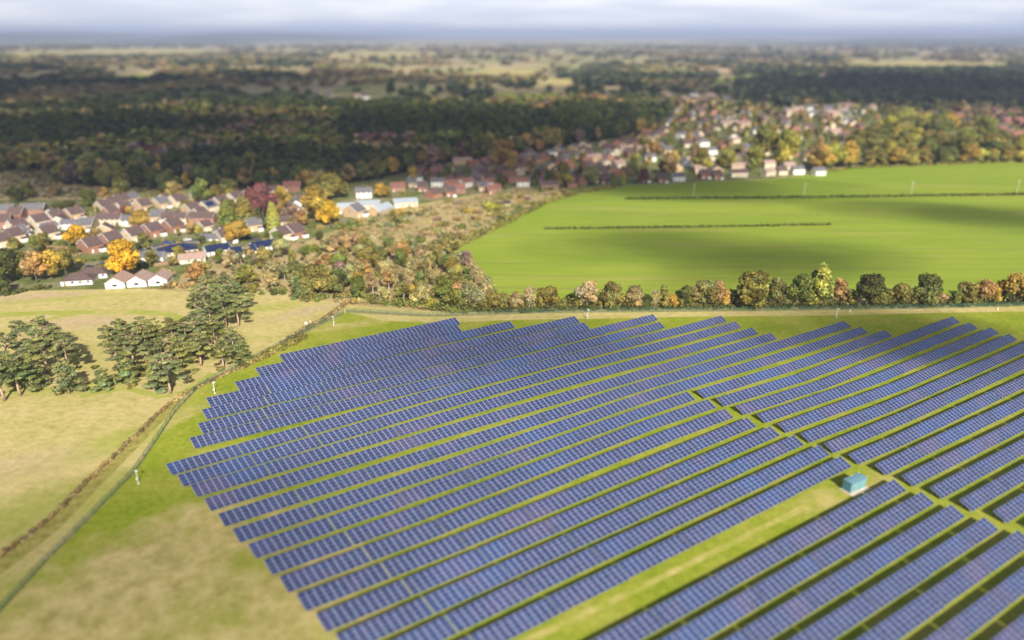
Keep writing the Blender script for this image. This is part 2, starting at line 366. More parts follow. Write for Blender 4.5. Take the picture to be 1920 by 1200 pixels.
    nt.links.new(c, b.inputs['Base Color']); b.inputs['Roughness'].default_value = 1; b.inputs['Specular IOR Level'].default_value = 0.05
    gard = m
    m, nt, n, b = newmat('worn_track')
    a1 = pos_noise(nt, 0.22, 5, 0.65); c = ramp(nt, a1, [(0.32, (0.24, 0.29, 0.030)), (0.52, (0.36, 0.33, 0.085)), (0.72, (0.50, 0.40, 0.17))])
    nt.links.new(c, b.inputs['Base Color']); b.inputs['Roughness'].default_value = 1; b.inputs['Specular IOR Level'].default_value = 0.05
    track = m
    m, nt, n, b = newmat('path_grass')
    a1 = pos_noise(nt, 0.10, 6, 0.7); c = ramp(nt, a1, [(0.34, (0.46, 0.38, 0.15)), (0.50, (0.32, 0.33, 0.07)), (0.7, (0.26, 0.31, 0.05))])
    nt.links.new(c, b.inputs['Base Color']); b.inputs['Roughness'].default_value = 1; b.inputs['Specular IOR Level'].default_value = 0.05
    path = m
    m, nt, n, b = newmat('ditch_bank')
    a1 = pos_noise(nt, 0.5, 6, 0.7); c = ramp(nt, a1, [(0.3, (0.16, 0.15, 0.035)), (0.5, (0.27, 0.25, 0.06)), (0.7, (0.40, 0.32, 0.12))])
    nt.links.new(c, b.inputs['Base Color']); b.inputs['Roughness'].default_value = 1; b.inputs['Specular IOR Level'].default_value = 0.05
    return far, mown, dry, field, heath, gard, track, path, m
M_FAR, M_MOWN, M_DRY, M_FIELD, M_HEATH, M_GARD, M_TRACK, M_PATHGRASS, M_BANK = ground_mats()
M_FORESTFLOOR = plain('forest_floor', (0.06, 0.045, 0.025), 1.0, 0.4, 0.1, spec=0.05)

R_ = 60000.0
FARF = [([(600, 192), (660, 187), (740, 191), (705, 200), (620, 200)], 0), ([(915, 190), (930, 176), (1060, 175), (1058, 187), (960, 193)], 0), ([(1095, 192), (1110, 184), (1270, 180), (1280, 189), (1180, 197)], 0), ([(1195, 161), (1210, 150), (1290, 148), (1300, 162)], 0), ([(1330, 151), (1420, 139), (1480, 145), (1400, 156)], 0), ([(1465, 151), (1500, 143), (1580, 142), (1570, 152)], 1), ([(205, 156), (250, 139), (290, 142), (290, 158)], 0), ([(330, 154), (420, 143), (432, 151), (350, 161)], 0), ([(1005, 160), (1030, 148), (1082, 148), (1075, 161)], 1), ([(-40, 104), (200, 92), (420, 93), (380, 104), (120, 108)], 1), ([(520, 106), (700, 97), (860, 100), (740, 110)], 1), ([(860, 138), (930, 128), (1030, 130), (990, 142)], 1), ([(1560, 122), (1700, 116), (1900, 118), (1880, 130), (1640, 131)], 1)]
sheet('ground', [(-R_, -400), (R_, -400), (R_, R_), (-R_, R_)], 0.0, M_FAR, px=False)
sheet('meadow', [(-1900, 1300), (-1900, 575), (-60, 555), (60, 545), (200, 538), (330, 545), (430, 535), (530, 545), (640, 560), (800, 578), (900, 588), (1500, 580), (2300, 566), (2300, 640), (640, 660), (480, 1400)], 0.04, M_DRY)
FENCE_L = [(-330, 1420), (-120, 1235), (0, 1150), (80, 1062), (170, 972), (250, 890), (292, 830), (330, 772), (372, 728), (420, 702), (480, 672), (535, 645), (585, 618), (622, 600), (650, 586)]
FENCE_B = [(650, 586), (720, 590), (800, 594), (900, 592), (1000, 588), (1100, 587), (1300, 585), (1500, 583), (1700, 580), (1920, 575), (2200, 570)]
sheet('farm_grass', FENCE_L + [(720, 602), (830, 606), (960, 592 + 8), (1100, 598), (1300, 594), (1560, 592), (1700, 588), (1920, 584), (2400, 578), (2500, 1500), (200, 1600)], 0.08, M_MOWN)
FIELD = [(846, 472), (880, 455), (945, 420), (1020, 383), (1100, 360), (1180, 348), (1300, 342), (1440, 336), (1540, 326), (1560, 316), (1700, 310), (1920, 304), (2300, 292), (2500, 545), (1920, 556), (1500, 560), (1200, 562), (1000, 566), (925, 556), (900, 520), (868, 490)]
sheet('field', FIELD, 0.10, M_FIELD)
sheet('heath', [(330, 548), (430, 538), (540, 550), (660, 572), (850, 588), (925, 580), (925, 556), (900, 520), (868, 490), (846, 472), (880, 455), (945, 420), (1020, 383), (1085, 362), (1000, 345), (850, 372), (780, 385), (690, 400), (640, 430), (560, 458), (430, 480), (340, 515)], 0.07, M_HEATH)
sheet('wood_floor', [(-1700, 330), (100, 312), (120, 346), (300, 352), (480, 360), (640, 352), (770, 322), (940, 292), (1060, 276), (1250, 240), (1270, 190), (900, 196), (600, 200), (-1700, 210)], 0.05, M_FORESTFLOOR)
sheet('gardens', [(-1800, 572), (60, 545), (330, 540), (430, 478), (560, 455), (640, 428), (690, 398), (860, 370), (1000, 345), (1090, 361), (1180, 347), (1440, 335), (1550, 322), (1560, 314), (1700, 308), (2300, 290), (2300, 236), (1700, 196), (1300, 186), (1250, 240), (1060, 276), (940, 292), (770, 322), (640, 345), (520, 350), (300, 372), (0, 376), (-1800, 390)], 0.06, M_GARD)
for P_, k_ in FARF: sheet('far_field', P_, 0.06, M_DRY if k_ else M_FIELD)
strip('track', [(1585, 925), (1545, 935), (1440, 985), (1340, 1035), (1230, 1088), (1110, 1145), (1000, 1196), (860, 1260)], [1.7, 2.8, 1.6, 1.8, 1.6, 1.9, 1.7, 1.8], 0.12, M_TRACK)
strip('verge', [(640, 578), (760, 588), (900, 590), (1100, 588), (1400, 584), (1700, 580), (1920, 576), (2200, 571)], [4, 5, 6, 7, 8, 8, 9, 9], 0.10, M_DRY)
strip('ditch_bank', [(-40, 1092), (20, 1050), (95, 992), (165, 922), (215, 872), (265, 822), (312, 775), (338, 748)], [4.4, 4.2, 4.0, 3.6, 3.2, 3, 2.6, 2], 0.07, M_BANK)
strip('grass_path', [(-60, 594), (0, 590), (60, 588), (140, 586), (230, 584), (310, 588), (345, 600)], 5.0, 0.07, M_PATHGRASS)
strip('grass_path', [(-60, 628), (20, 618), (70, 606), (110, 594), (150, 587)], 4.0, 0.075, M_PATHGRASS)
strip('grass_path', [(150, 742), (240, 728), (300, 745), (345, 735), (400, 700)], 3.0, 0.07, M_PATHGRASS)

# ------------------------------------------------------------------ solar rows
AL = radians(32.0); EV = np.array([cos(AL), sin(AL)]); NV = np.array([-sin(AL), cos(AL)])
TILT = radians(20.0); ZF = 0.8; SLOPE = 4.05; CW = 1.67; NC = 11; GAP = 0.28
def order(n):
    w = ['zero', 'first', 'second', 'third', 'fourth', 'fifth', 'sixth', 'seventh', 'eighth', 'ninth', 'tenth', 'eleventh', 'twelfth', 'thirteenth', 'fourteenth', 'fifteenth', 'sixteenth', 'seventeenth', 'eighteenth', 'nineteenth']
    if n < 20: return w[n]
    t = {2: 'twenty', 3: 'thirty', 4: 'forty', 5: 'fifty', 6: 'sixty', 7: 'seventy', 8: 'eighty', 9: 'ninety'}
    if n >= 100: return 'one hundred and ' + order(n - 100) if n > 100 else 'hundredth'
    a, b = divmod(n, 10)
    return (t[a][:-1] + 'ieth') if b == 0 else t[a] + '-' + w[b]

_tab = {}
def table_mesh(nc, deep=1.0, skew=0.0):
    """nc columns of four landscape modules; local x along the row, y up the slope seen in plan, origin at the ground below the upper left corner"""
    if (nc, deep, skew) in _tab: return _tab[(nc, deep, skew)]
    L = nc * CW - 0.02; th = 0.045
    c, s = cos(TILT), sin(TILT)
    def P(x, t, d): return (x + skew * (1 - t / SLOPE), -c * (SLOPE - t) * deep + s * d, ZF + s * t - c * d)   # the ground falls along the rows on the left
    V = []; F = []; UV = []
    # module faces, one quad each so that every module is a plane of its own with a thin joint
    for i in range(nc):
        for j in range(4):
            x0, x1 = i * CW + 0.0, (i + 1) * CW - 0.02
            t0, t1 = j * SLOPE / 4 + 0.0, (j + 1) * SLOPE / 4 - 0.015
            b = len(V)
            V += [P(x0, t0, 0), P(x1, t0, 0), P(x1, t1, 0), P(x0, t1, 0), P(x0, t0, th), P(x1, t0, th), P(x1, t1, th), P(x0, t1, th)]
            F += [(b, b+1, b+2, b+3), (b+7, b+6, b+5, b+4), (b, b+4, b+5, b+1), (b+1, b+5, b+6, b+2), (b+2, b+6, b+7, b+3), (b+3, b+7, b+4, b)]
            UV += [[(i, j), (i+1, j), (i+1, j+1), (i, j+1)]] + [[(i + .01, j + .01)] * 4] * 5
    me = bpy.data.meshes.new('solar_table'); me.from_pydata(V, [], F)
    ul = me.uv_layers.new(name='UVMap')
    ul.data.foreach_set('uv', np.array(UV, np.float32).reshape(-1))
    me.materials.append(M_SOLAR); me.update()
    # support frame: posts, rafters and purlins
    mb = MB()
    k = max(2, int(round(L / 3.6)) + 1)
    zu = ZF + s * SLOPE
    for i in range(k):
        x = 0.5 + (L - 1.0) * i / (k - 1)
        x0_ = x
        for t in (0.75, 3.25):
            y = -c * (SLOPE - t) * deep; z = ZF + s * t; x = 0.5 + (L - 1.0) * i / (k - 1) + skew * (1 - t / SLOPE)
            mb.box(x - .05, x + .05, y - .05, y + .05, -0.1, z - 0.16)
        x = x0_
        mb.poly([P(x-.04, .3, .14), P(x+.04, .3, .14), P(x+.04, 3.75, .14), P(x-.04, 3.75, .14), P(x-.04, .3, .20), P(x+.04, .3, .20), P(x+.04, 3.75, .20), P(x-.04, 3.75, .20)],
                [(0,1,2,3),(7,6,5,4),(0,4,5,1),(1,5,6,2),(2,6,7,3),(3,7,4,0)])
    for t in (0.5, 1.5, 2.5, 3.5):
        mb.poly([P(.02, t-.04, .07), P(L-.02, t-.04, .07), P(L-.02, t+.04, .07), P(.02, t+.04, .07), P(.02, t-.04, .13), P(L-.02, t-.04, .13), P(L-.02, t+.04, .13), P(.02, t+.04, .13)],
                [(0,1,2,3),(7,6,5,4),(0,4,5,1),(1,5,6,2),(2,6,7,3),(3,7,4,0)])
    _tab[(nc, deep, skew)] = (me, mb.mesh('support_frame', M_STEEL)); return _tab[(nc, deep, skew)]

LROWS = [
 [(53.3,244.2),(124.8,242.7)], [(43.1,237.5),(121.0,235.3)], [(34.6,230.2),(142,227.8)], [(24.4,223.3),(166.2,218.2)],
 [(21.8,215.9),(166.6,210.6)], [(19.2,207.6),(195.8,202.7)], [(15.7,200.1),(191.2,194.9)],
 [(7.9,189.1),(94.2,190.6),(145.7,189.2),(196.7,187.0),(218.5,186.6)],
 [(9.7,181.8),(90.2,182.8),(140.6,181.8),(188.9,179.6),(218.9,179.0)],
 [(11.9,175.1),(86.1,175.0),(134.8,174.4),(181.7,172.0),(219.3,171.0)],
 [(13.7,167.2),(82.2,167.3),(175,164.8),(220,163.6)],
 [(15.4,159.1),(77.7,158.8),(149.6,158.8),(168.1,158.0),(228.7,156.5),(256.5,156.2)],
 [(17.1,151.2),(73.6,150.9),(143.9,152.2),(162.1,151.5),(219.1,149.1),(256.6,148.8)],
 [(18.9,143.7),(70,143.8),(137.8,145.2),(158,145.0)], [(20.6,136.5),(66,136.2),(131.7,138.3),(159.2,137.8)],
 [(22.1,129.3),(62.3,129.0),(125.3,130.9),(160.2,130.5)], [(23.7,122.2),(58.6,121.7),(161.6,123.2)],
 [(25.4,114.7),(55.1,114.7),(162.7,116.0)], [(27,107.5),(41.7,107.7),(164.3,109.0)],
 [(28.7,100.4),(68.9,101.4),(165.4,101.8)], [(30.3,93.3),(64,94.1),(166.6,95.0)],
 [(46,80.2),(86.1,80.4),(168.5,80.8)], [(50,73.1),(79.8,73.5),(117.8,73.9),(169.4,73.9)], [(58,66.5),(109,67.1),(170.4,67.0)],
 [(68,60.1),(100.7,60.4),(171.2,60.1)], [(80,53.5),(124.6,53.6),(174,53.4)], [(92,46.6),(175.2,46.6)], [(104,39.8),(176.5,39.8)]]
RROWS = [
 [(161.1,144.3),(209.2,141.6),(260.6,141.8)], [(162.4,137.1),(199.9,134.6),(297.4,135.7)], [(163.5,130.1),(200,127.6),(297.9,128.4)],
 [(165.1,123.1),(215,120.4),(298.7,121.2)], [(165.9,115.9),(221.7,113.4),(298.7,114.2)], [(166.9,108.7),(210.9,106.6),(300,107.0)],
 [(167.9,101.6),(200.7,100.3),(300,100.2)], [(168.7,94.5),(189.6,93.5),(262.8,92.9),(300,93.2)], [(170,87.5),(248,86.1),(300,86.4)],
 [(171.3,80.7),(232.5,79.2),(300,79.6)], [(172.3,73.8),(232,72.6),(300,73)], [(173.3,67.0),(230,66),(300,66.2)], [(175.7,60.2),(230,59.4),(300,59.5)],
 [(178,53.4),(300,52.6)], [(179,46.6),(300,46)]]
def solar_row(nodes, label, group):
    S = [p[0] for p in nodes]; Q = [p[1] for p in nodes]
    q = lambda s: float(np.interp(s, S, Q))
    p0 = EV * S[0] + NV * Q[0]
    root = empty('solar_row', (p0[0], p0[1], 0.0)); tag(root, label, 'solar panels', group)
    ncol = int(round((S[-1] - S[0]) / (CW + GAP / NC))); s = S[0]
    while ncol > 0:
        nc = min(NC, ncol)
        if 0 < ncol - NC < 3: nc = min(NC, (ncol + 1) // 2 + 2) if ncol > 3 else ncol
        nc = min(nc, ncol); L = nc * CW
        a = EV * s + NV * q(s); b = EV * (s + L) + NV * q(s + L)
        rz = atan2(b[1] - a[1], b[0] - a[0])
        dp, sk = ((1.09, .72) if s < 48 else (1.05, .55) if s < 85 else (1.0, .36) if s < 125 else (.95, .2) if s < 165 else (.90, .08))
        if Q[0] > 195 and s < 160: dp += .10
        me, sf = table_mesh(nc, round(dp, 2), sk)
        t = child('solar_table', me, root, (a[0] - p0[0], a[1] - p0[1], 0), (0, 0, rz))
        child('support_frame', sf, t)
        s += L + GAP; ncol -= nc
    return root
nL = len(LROWS)
for i, r in enumerate(LROWS):
    if i == 0: lb = 'farthest and shortest row of blue solar panels, next to the back fence'
    elif i < 13: lb = 'long row of blue solar panels, %s from the back fence in the left block' % order(i + 1)
    elif i < 21:
        k = 21 - i
        lb = 'row of blue solar panels behind the grass track and turquoise cabin' if k == 1 else 'row of blue solar panels left of the aisle, %s behind the grass track' % order(k)
    else:
        k = i - 20
        lb = 'row of blue solar panels directly in front of the turquoise cabin' if k == 1 else 'row of blue solar panels %s in front of the turquoise cabin, left of aisle' % order(k)
    solar_row(r, lb, 'solar rows left of the grass aisle')
for i, r in enumerate(RROWS):
    lb = 'row of blue solar panels right of the aisle, %s from the far side' % order(i + 1)
    solar_row(r, lb, 'solar rows right of the grass aisle')

# turquoise substation cabin on a concrete base
def cabin():
    bx, by = G(1594, 927.5); rz = radians(29.0)
    root = empty('substation_cabin', (bx, by, 0.08), rz)
    tag(root, 'turquoise flat roofed substation cabin on a pale base in the solar farm', 'substation')
    mb = MB(); mb.box(-0.5, 6.6, -1.3, 3.0, 0.0, 0.16); mb.box(-0.12, 5.95, -0.12, 2.62, 0.16, 0.34); child('base', mb.mesh('base', M_CONC), root)
    mb = MB(); mb.box(0, 5.8, 0, 2.5, 0.34, 3.05)
    for k in range(12): mb.box(0.2 + k * .46, 0.24 + k * .46, -0.03, 0.0, 0.5, 2.95)
    w = child('wall', mb.mesh('wall', M_TURQ), root)
    mb = MB(); mb.prism([(-0.12, 3.053), (2.62, 3.053), (2.62, 3.15), (1.25, 3.28), (-0.12, 3.15)], -0.12, 5.92); child('roof', mb.mesh('roof', M_TURQR), root)
    for x in (0.9, 3.3):
        mb = MB(); mb.box(x, x + 1.5, -0.06, -0.031, 0.45, 2.65)
        for j in range(9): mb.box(x + .2, x + 1.3, -0.08, -0.06, 0.65 + j * .1, 0.69 + j * .1)
        d = child('door', mb.mesh('door', M_TURQ), root)
        mb = MB(); mb.box(x + 1.32, x + 1.38, -0.12, -0.06, 1.35, 1.65); child('handle', mb.mesh('handle', M_STEEL), d)
    mb = MB(); mb.box(-0.035, 0.0, 0.25, 2.25, 0.5, 2.85)
    for j in range(14): mb.box(-0.06, -0.035, 0.35, 2.15, 0.62 + j * .15, 0.70 + j * .15)
    child('louvre_panel', mb.mesh('louvre_panel', M_TURQD), root)
    for x, y in ((5.7, 0.1), (5.7, 2.4), (2.9, 2.4)):
        mb = MB(); mb.tube([(x, y, 3.15), (x, y, 3.75)], [.05, .04], 6); child('vent_pipe', mb.mesh('vent_pipe', M_POLEW), root)
cabin()

# camera poles along the perimeter fence
def cctv_pole(u, v, label, h=3.9):
    x, y = G(u, v); rz = random.uniform(0, 6.28)
    root = empty('camera_pole', (x, y, 0.08), rz); tag(root, label, 'camera pole', 'camera poles along the solar farm fence')
    mb = MB(); mb.tube([(0, 0, -.2), (0, 0, h)], [.10, .08], 8); mb.box(-.2, .2, -.2, .2, -.05, .12); child('pole', mb.mesh('pole', M_POLEW), root)
    mb = MB(); mb.box(-.55, .25, -.14, .14, h, h + .26); mb.box(-.62, -.55, -.1, .1, h + .04, h + .22); child('camera_head', mb.mesh('camera_head', M_POLEW), root)
    mb = MB(); mb.box(.1, .38, -.18, .18, 1.2, 1.75); child('control_box', mb.mesh('control_box', M_POLEW), root)
cctv_pole(260, 907.5, 'pale camera pole beside the left fence, nearest to the viewer')
cctv_pole(403, 738, 'pale camera pole by the left fence opposite the pine trees')
cctv_pole(626, 611, 'pale camera pole at the far left corner of the solar farm')
cctv_pole(1102, 598, 'pale camera pole behind the rows, in front of the bare pale tree')
cctv_pole(1568, 596, 'pale camera pole at the back, in front of the tall lime-green tree')

# white marker posts beside the dry hedge
for i, (u, v, lb) in enumerate(((574, 608, 'low white block at the gap in the dry hedge'), (582.5, 607, 'thin white marker post at the gap in the dry hedge'), (1593, 586, 'small white sign on the back fence right of the pole'), (1870, 582, 'small pale sign on the back fence near the right edge'))):
    x, y = G(u, v); mb = MB(); w = .5 if i == 0 else .14
    mb.box(-w, w, -.12, .12, 0, 1.3 if i else .9); mb.box(-w * .8, w * .8, -.16, -.12, .5, .85)
    o = link(bpy.data.objects.new('marker_post', mb.mesh('marker_post', M_POLEW))); o.location = (x, y, .05); tag(o, lb, 'marker')

# poles of the overhead line across the green field
for i, (u, v) in enumerate(((1300, 369), (1507, 367), (1708, 364), (1906, 361))):
    x, y = G(u, v); root = empty('utility_pole', (x, y, .1), 0.25)
    tag(root, '%s of the pale utility poles standing in the bright green field' % ('leftmost', 'second from the left', 'third from the left', 'rightmost')[i], 'utility pole', 'overhead line poles in the green field')
    mb = MB(); mb.tube([(0, 0, -.3), (0, 0, 9.2)], [.24, .17], 7); child('pole', mb.mesh('pole', M_WOODPOLE), root)
    mb = MB(); mb.box(-1.1, 1.1, -.1, .1, 8.5, 8.75); child('cross_arm', mb.mesh('cross_arm', M_WOODPOLE), root)
    for k in (-1, 0, 1):
        mb = MB(); mb.tube([(k * .95, 0, 8.75), (k * .95, 0, 9.1)], [.07, .05], 6); child('insulator', mb.mesh('insulator', M_POLEW), root)

# perimeter fence of green weld mesh
def fence(pts, label, step=3.6, h=2.1):
    P = np.array([G(*p) for p in pts]); seg = np.hypot(*np.diff(P, axis=0).T); cum = np.concatenate([[0], np.cumsum(seg)])
    at = lambda d: (float(np.interp(d, cum, P[:, 0])), float(np.interp(d, cum, P[:, 1])))
    root = empty('mesh_fence', (P[0, 0], P[0, 1], 0)); tag(root, label, 'fence', 'green mesh fences round the solar farm')
    ox, oy = P[0]; n = int(cum[-1] / step); V = MB(); W = MB(); rest = MB(); posts = []
    for i in range(n + 1):
        a = at(i * step); posts.append((a[0] - ox, a[1] - oy))
    pm = MB(); pm.box(-.05, .05, -.05, .05, -.2, h + .15); pmesh = pm.mesh('post', M_GREENWIRE)
    pk = posts[-100:] if len(posts) > 100 else posts
    for x, y in pk: child('post', pmesh, root, (x, y, 0))
    if len(posts) > len(pk):
        for x, y in posts[:len(posts) - len(pk)]: rest.box(x - .05, x + .05, y - .05, y + .05, -.2, h + .15)
        o = child('post', rest.mesh('posts', M_GREENWIRE), root); o['kind'] = 'stuff'
    for i in range(n):
        a = np.array(posts[i]); b = np.array(posts[i + 1]); d = (b - a); L = np.linalg.norm(d); d /= L; q = np.array([-d[1], d[0]]) * .012
        for z in np.arange(.08, h + .01, .2):
            W.poly([(*(a - q), z - .018), (*(b - q), z - .018), (*(b - q), z + .018), (*(a - q), z + .018), (*(a + q), z - .018), (*(b + q), z - .018), (*(b + q), z + .018), (*(a + q), z + .018)],
                   [(0,1,2,3),(7,6,5,4),(3,2,6,7),(0,4,5,1)])
        for t in np.arange(.3, L, .3):
            c = a + d * t; e = d * .016
            W.poly([(*(c - e), .05), (*(c + e), .05), (*(c + e), h), (*(c - e), h)], [(0,1,2,3)])
    child('wire_mesh', W.mesh('wire_mesh', M_GREENWIRE), root)
fence(FENCE_L, 'green wire mesh fence running down the left side of the solar farm')
fence(FENCE_B, 'green wire mesh fence along the back of the solar farm')

# ------------------------------------------------------------------ vegetation
def leaf_quads(blobs, n, size, rng, squash=1.0, inner=0.55, up=0.0, clumpvar=0.28, leafvar=0.22, aspect=1.0):
    """n leaf-spray quads spread through the volume of the blobs (x, y, z, rx, ry, rz)"""
    B = np.array(blobs, float)
    w = (B[:, 3] * B[:, 4] + B[:, 3] * B[:, 5]) ** 1.0; w /= w.sum()
    k = rng.choice(len(B), n, p=w)
    d = rng.normal(size=(n, 3)); d /= np.linalg.norm(d, axis=1)[:, None]
    r = inner + (1 - inner) * rng.random(n) ** 0.6; r *= 1 + 0.10 * rng.normal(size=n)
    c = B[k, :3] + d * r[:, None] * B[k, 3:6]
    nrm = d + 0.50 * rng.normal(size=(n, 3)); nrm[:, 2] += 0.15 + up; nrm /= np.linalg.norm(nrm, axis=1)[:, None]
    t = np.cross(nrm, rng.normal(size=(n, 3))); t /= np.linalg.norm(t, axis=1)[:, None] + 1e-9
    b = np.cross(nrm, t); s = size * (0.6 + 0.8 * rng.random(n))[:, None] * 0.5
    V = np.stack([c - t * s - b * s * aspect, c + t * s * 1.0 - b * s * aspect * .7, c + t * s + b * s * aspect, c - t * s * .8 + b * s * aspect], 1)
    ct = 1 + clumpvar * rng.normal(size=len(B)); lt = ct[k] * (1 + leafvar * rng.normal(size=n)); lt = np.clip(lt, 0.35, 1.9)
    hue = rng.normal(size=n) * 0.06 + (rng.normal(size=len(B)) * 0.07)[k]
    T = np.stack([lt * (1 + hue), lt * (1 + hue * 0.1), lt * (1 - hue)], 1)
    return V, T

def trunk_mesh(name, h, r, mat, rng, limbs=4, spread=2.0, lean=0.0, straight=False):
    mb = MB(); k = 5; a = rng.random() * 6.28
    path = [(lean * cos(a) * (i / k) ** 2 * h * .3 + (0 if straight else rng.normal() * .06 * h / 8), lean * sin(a) * (i / k) ** 2 * h * .3, h * i / k - (0.3 if i == 0 else 0)) for i in range(k + 1)]
    mb.tube(path, [r * (1.25 if i == 0 else 1 - .14 * i) for i in range(k + 1)], 7)
    for j in range(limbs):
        b = rng.random() * 6.28; z0 = h * (0.55 + 0.4 * rng.random()); i0 = min(k - 1, int(z0 / h * k)); f = z0 / h * k - i0
        p0 = np.array(path[i0]) * (1 - f) + np.array(path[i0 + 1]) * f
        sp = spread * (.6 + .6 * rng.random())
        mb.tube([tuple(p0), tuple(p0 + np.array([cos(b) * sp * .5, sin(b) * sp * .5, sp * .35])), tuple(p0 + np.array([cos(b) * sp, sin(b) * sp, sp * .9]))], [r * .5, r * .34, r * .14], 5)
    return mb.mesh(name, mat, smooth=True)

def broad_blobs(H, R, rng, n=13, base=0.22, top=1.0):
    out = []
    for i in range(n):
        z = base + (top - base) * (0.12 + 0.80 * rng.random()); prof = sin(pi * min(1, max(0.05, (z - base) / (top - base))) ** 0.80) ** 0.7
        a = rng.random() * 6.28; rr = R * prof * (0.35 + 0.42 * rng.random()); s = R * (0.30 + 0.20 * rng.random())
        out.append((cos(a) * rr, sin(a) * rr, z * H, s, s, s * .85))
    out.append((0, 0, H * (base + (top - base) * .55), R * .60, R * .60, H * (top - base) * .36)); out.append((0, 0, H * .86, R * .42, R * .42, H * .13))
    return out

def make_proto(kind, seed):
    rng = np.random.default_rng(seed)
    if kind == 'broadleaf':      # unit: 10 m tall, 4.2 m radius
        V, T = leaf_quads(broad_blobs(10, 4.2, rng), 3600, 0.52, rng); return quad_mesh('crown', V, T, M_LEAF), trunk_mesh('trunk', 6.5, .28, M_BARK, rng, 5, 2.4)
    if kind == 'domed':
        V, T = leaf_quads(broad_blobs(10, 5.2, rng, 16, .12), 4200, 0.52, rng); return quad_mesh('crown', V, T, M_LEAF), trunk_mesh('trunk', 5.5, .32, M_BARK, rng, 5, 2.4)
    if kind == 'tall':
        V, T = leaf_quads(broad_blobs(10, 2.7, rng, 13, .10), 3000, 0.44, rng); return quad_mesh('crown', V, T, M_LEAF), trunk_mesh('trunk', 7.5, .2, M_BARK, rng, 4, 1.4)
    if kind == 'pointed':
        bl = [(cos(a) * r, sin(a) * r, z, s, s, s * .9) for z, r0, s in ((1.6, 2.2, 1.6), (2.8, 2.3, 1.6), (4.2, 2.0, 1.5), (5.6, 1.6, 1.3), (7.0, 1.1, 1.1), (8.3, .6, .9)) for a in rng.random(3) * 6.28 for r in [r0 * (.6 + .4 * rng.random())]] + [(0, 0, 9.2, .55, .55, .9), (0, 0, 5, 1.8, 1.8, 4)]
        V, T = leaf_quads(bl, 3600, 0.42, rng); return quad_mesh('crown', V, T, M_LEAF), trunk_mesh('trunk', 7, .24, M_BARK, rng, 3, 1.2)
    if kind == 'pine':           # 15 m tall scots pine: bare reddish trunk, flat plates of needles
        bl = []
        for i in range(19):
            z = 5.4 + 9.0 * (i / 18) ** .85; a = i * 2.4 + rng.random(); R = (3.6 - 1.7 * max(0, (z - 9) / 6)) * (.45 + .6 * rng.random()); s = .95 + .75 * rng.random() - .3 * (z > 13)
            bl.append((cos(a) * R, sin(a) * R, z, s, s * (.7 + .5 * rng.random()), .42 + .2 * rng.random()))
        bl += [(0, 0, 14.6, 1.0, 1.0, .7), (.3, 0, 12.6, 1.2, 1.3, .7)]
        V, T = leaf_quads(bl, 3900, 0.36, rng, inner=.25, up=.35, clumpvar=.22, aspect=.6)
        return quad_mesh('crown', V, T, M_LEAF), trunk_mesh('trunk', 14.2, .30, M_PINEBARK, rng, 9, 2.4, .10)
    if kind == 'lowpine':        # pine clothed almost to the ground
        bl = []
        for i in range(18):
            z = 1.0 + 9.5 * (i / 17); a = i * 2.4 + rng.random(); R = (2.9 - 2.0 * (z / 11) ** 1.5) * (.45 + .55 * rng.random()); s = 1.5 - .6 * (z / 11)
            bl.append((cos(a) * R, sin(a) * R, z, s, s, .7))
        bl += [(0, 0, 5, 1.6, 1.6, 4.6)]
        V, T = leaf_quads(bl, 3800, 0.40, rng, inner=.35, up=.3, clumpvar=.2, aspect=.6)
        return quad_mesh('crown', V, T, M_LEAF), trunk_mesh('trunk', 8.5, .22, M_PINEBARK, rng, 4, 1.4)
    if kind == 'cypress':
        bl = [(0, 0, 1 + i * .85, 1.75 * (1 - (i / 11) ** 2.6) + .25, 1.75 * (1 - (i / 11) ** 2.6) + .25, 1.2) for i in range(11)]
        V, T = leaf_quads(bl, 1700, 0.50, rng, inner=.8, clumpvar=.08, leafvar=.2); return quad_mesh('crown', V, T, M_LEAF), trunk_mesh('trunk', 6, .2, M_BARK, rng, 0)
    if kind == 'birch':          # thin crown, pale trunk shows through
        V, T = leaf_quads(broad_blobs(10, 3.0, rng, 16, .22), 1500, 0.32, rng, inner=.3); return quad_mesh('crown', V, T, M_LEAF), trunk_mesh('trunk', 8.2, .17, M_BIRCH, rng, 9, 2.2, .15)
    if kind == 'bush':           # 2 m tall, 1.7 m radius
        bl = [(rng.normal() * .75, rng.normal() * .75, .55 + .55 * rng.random(), .85, .85, .75) for _ in range(8)]
        V, T = leaf_quads(bl, 700, 0.32, rng, inner=.5); V[:, :, 2] = np.maximum(V[:, :, 2], -.05); return quad_mesh('bush', V, T, M_LEAF), None
PROTO = {k: [make_proto(k, 100 * i + s) for s in range(n)] for i, (k, n) in enumerate((('broadleaf', 4), ('domed', 3), ('tall', 2), ('pointed', 1), ('pine', 4), ('lowpine', 2), ('cypress', 1), ('birch', 2), ('bush', 4)))}
KIND_NAME = {'broadleaf': 'broadleaf_tree', 'domed': 'broadleaf_tree', 'tall': 'broadleaf_tree', 'pointed': 'broadleaf_tree', 'pine': 'pine_tree', 'lowpine': 'pine_tree', 'cypress': 'cypress_tree', 'birch': 'birch_tree'}
BASE_H = {'broadleaf': 10, 'domed': 10, 'tall': 10, 'pointed': 10, 'pine': 15, 'lowpine': 11, 'cypress': 10.5, 'birch': 10, 'bush': 2}
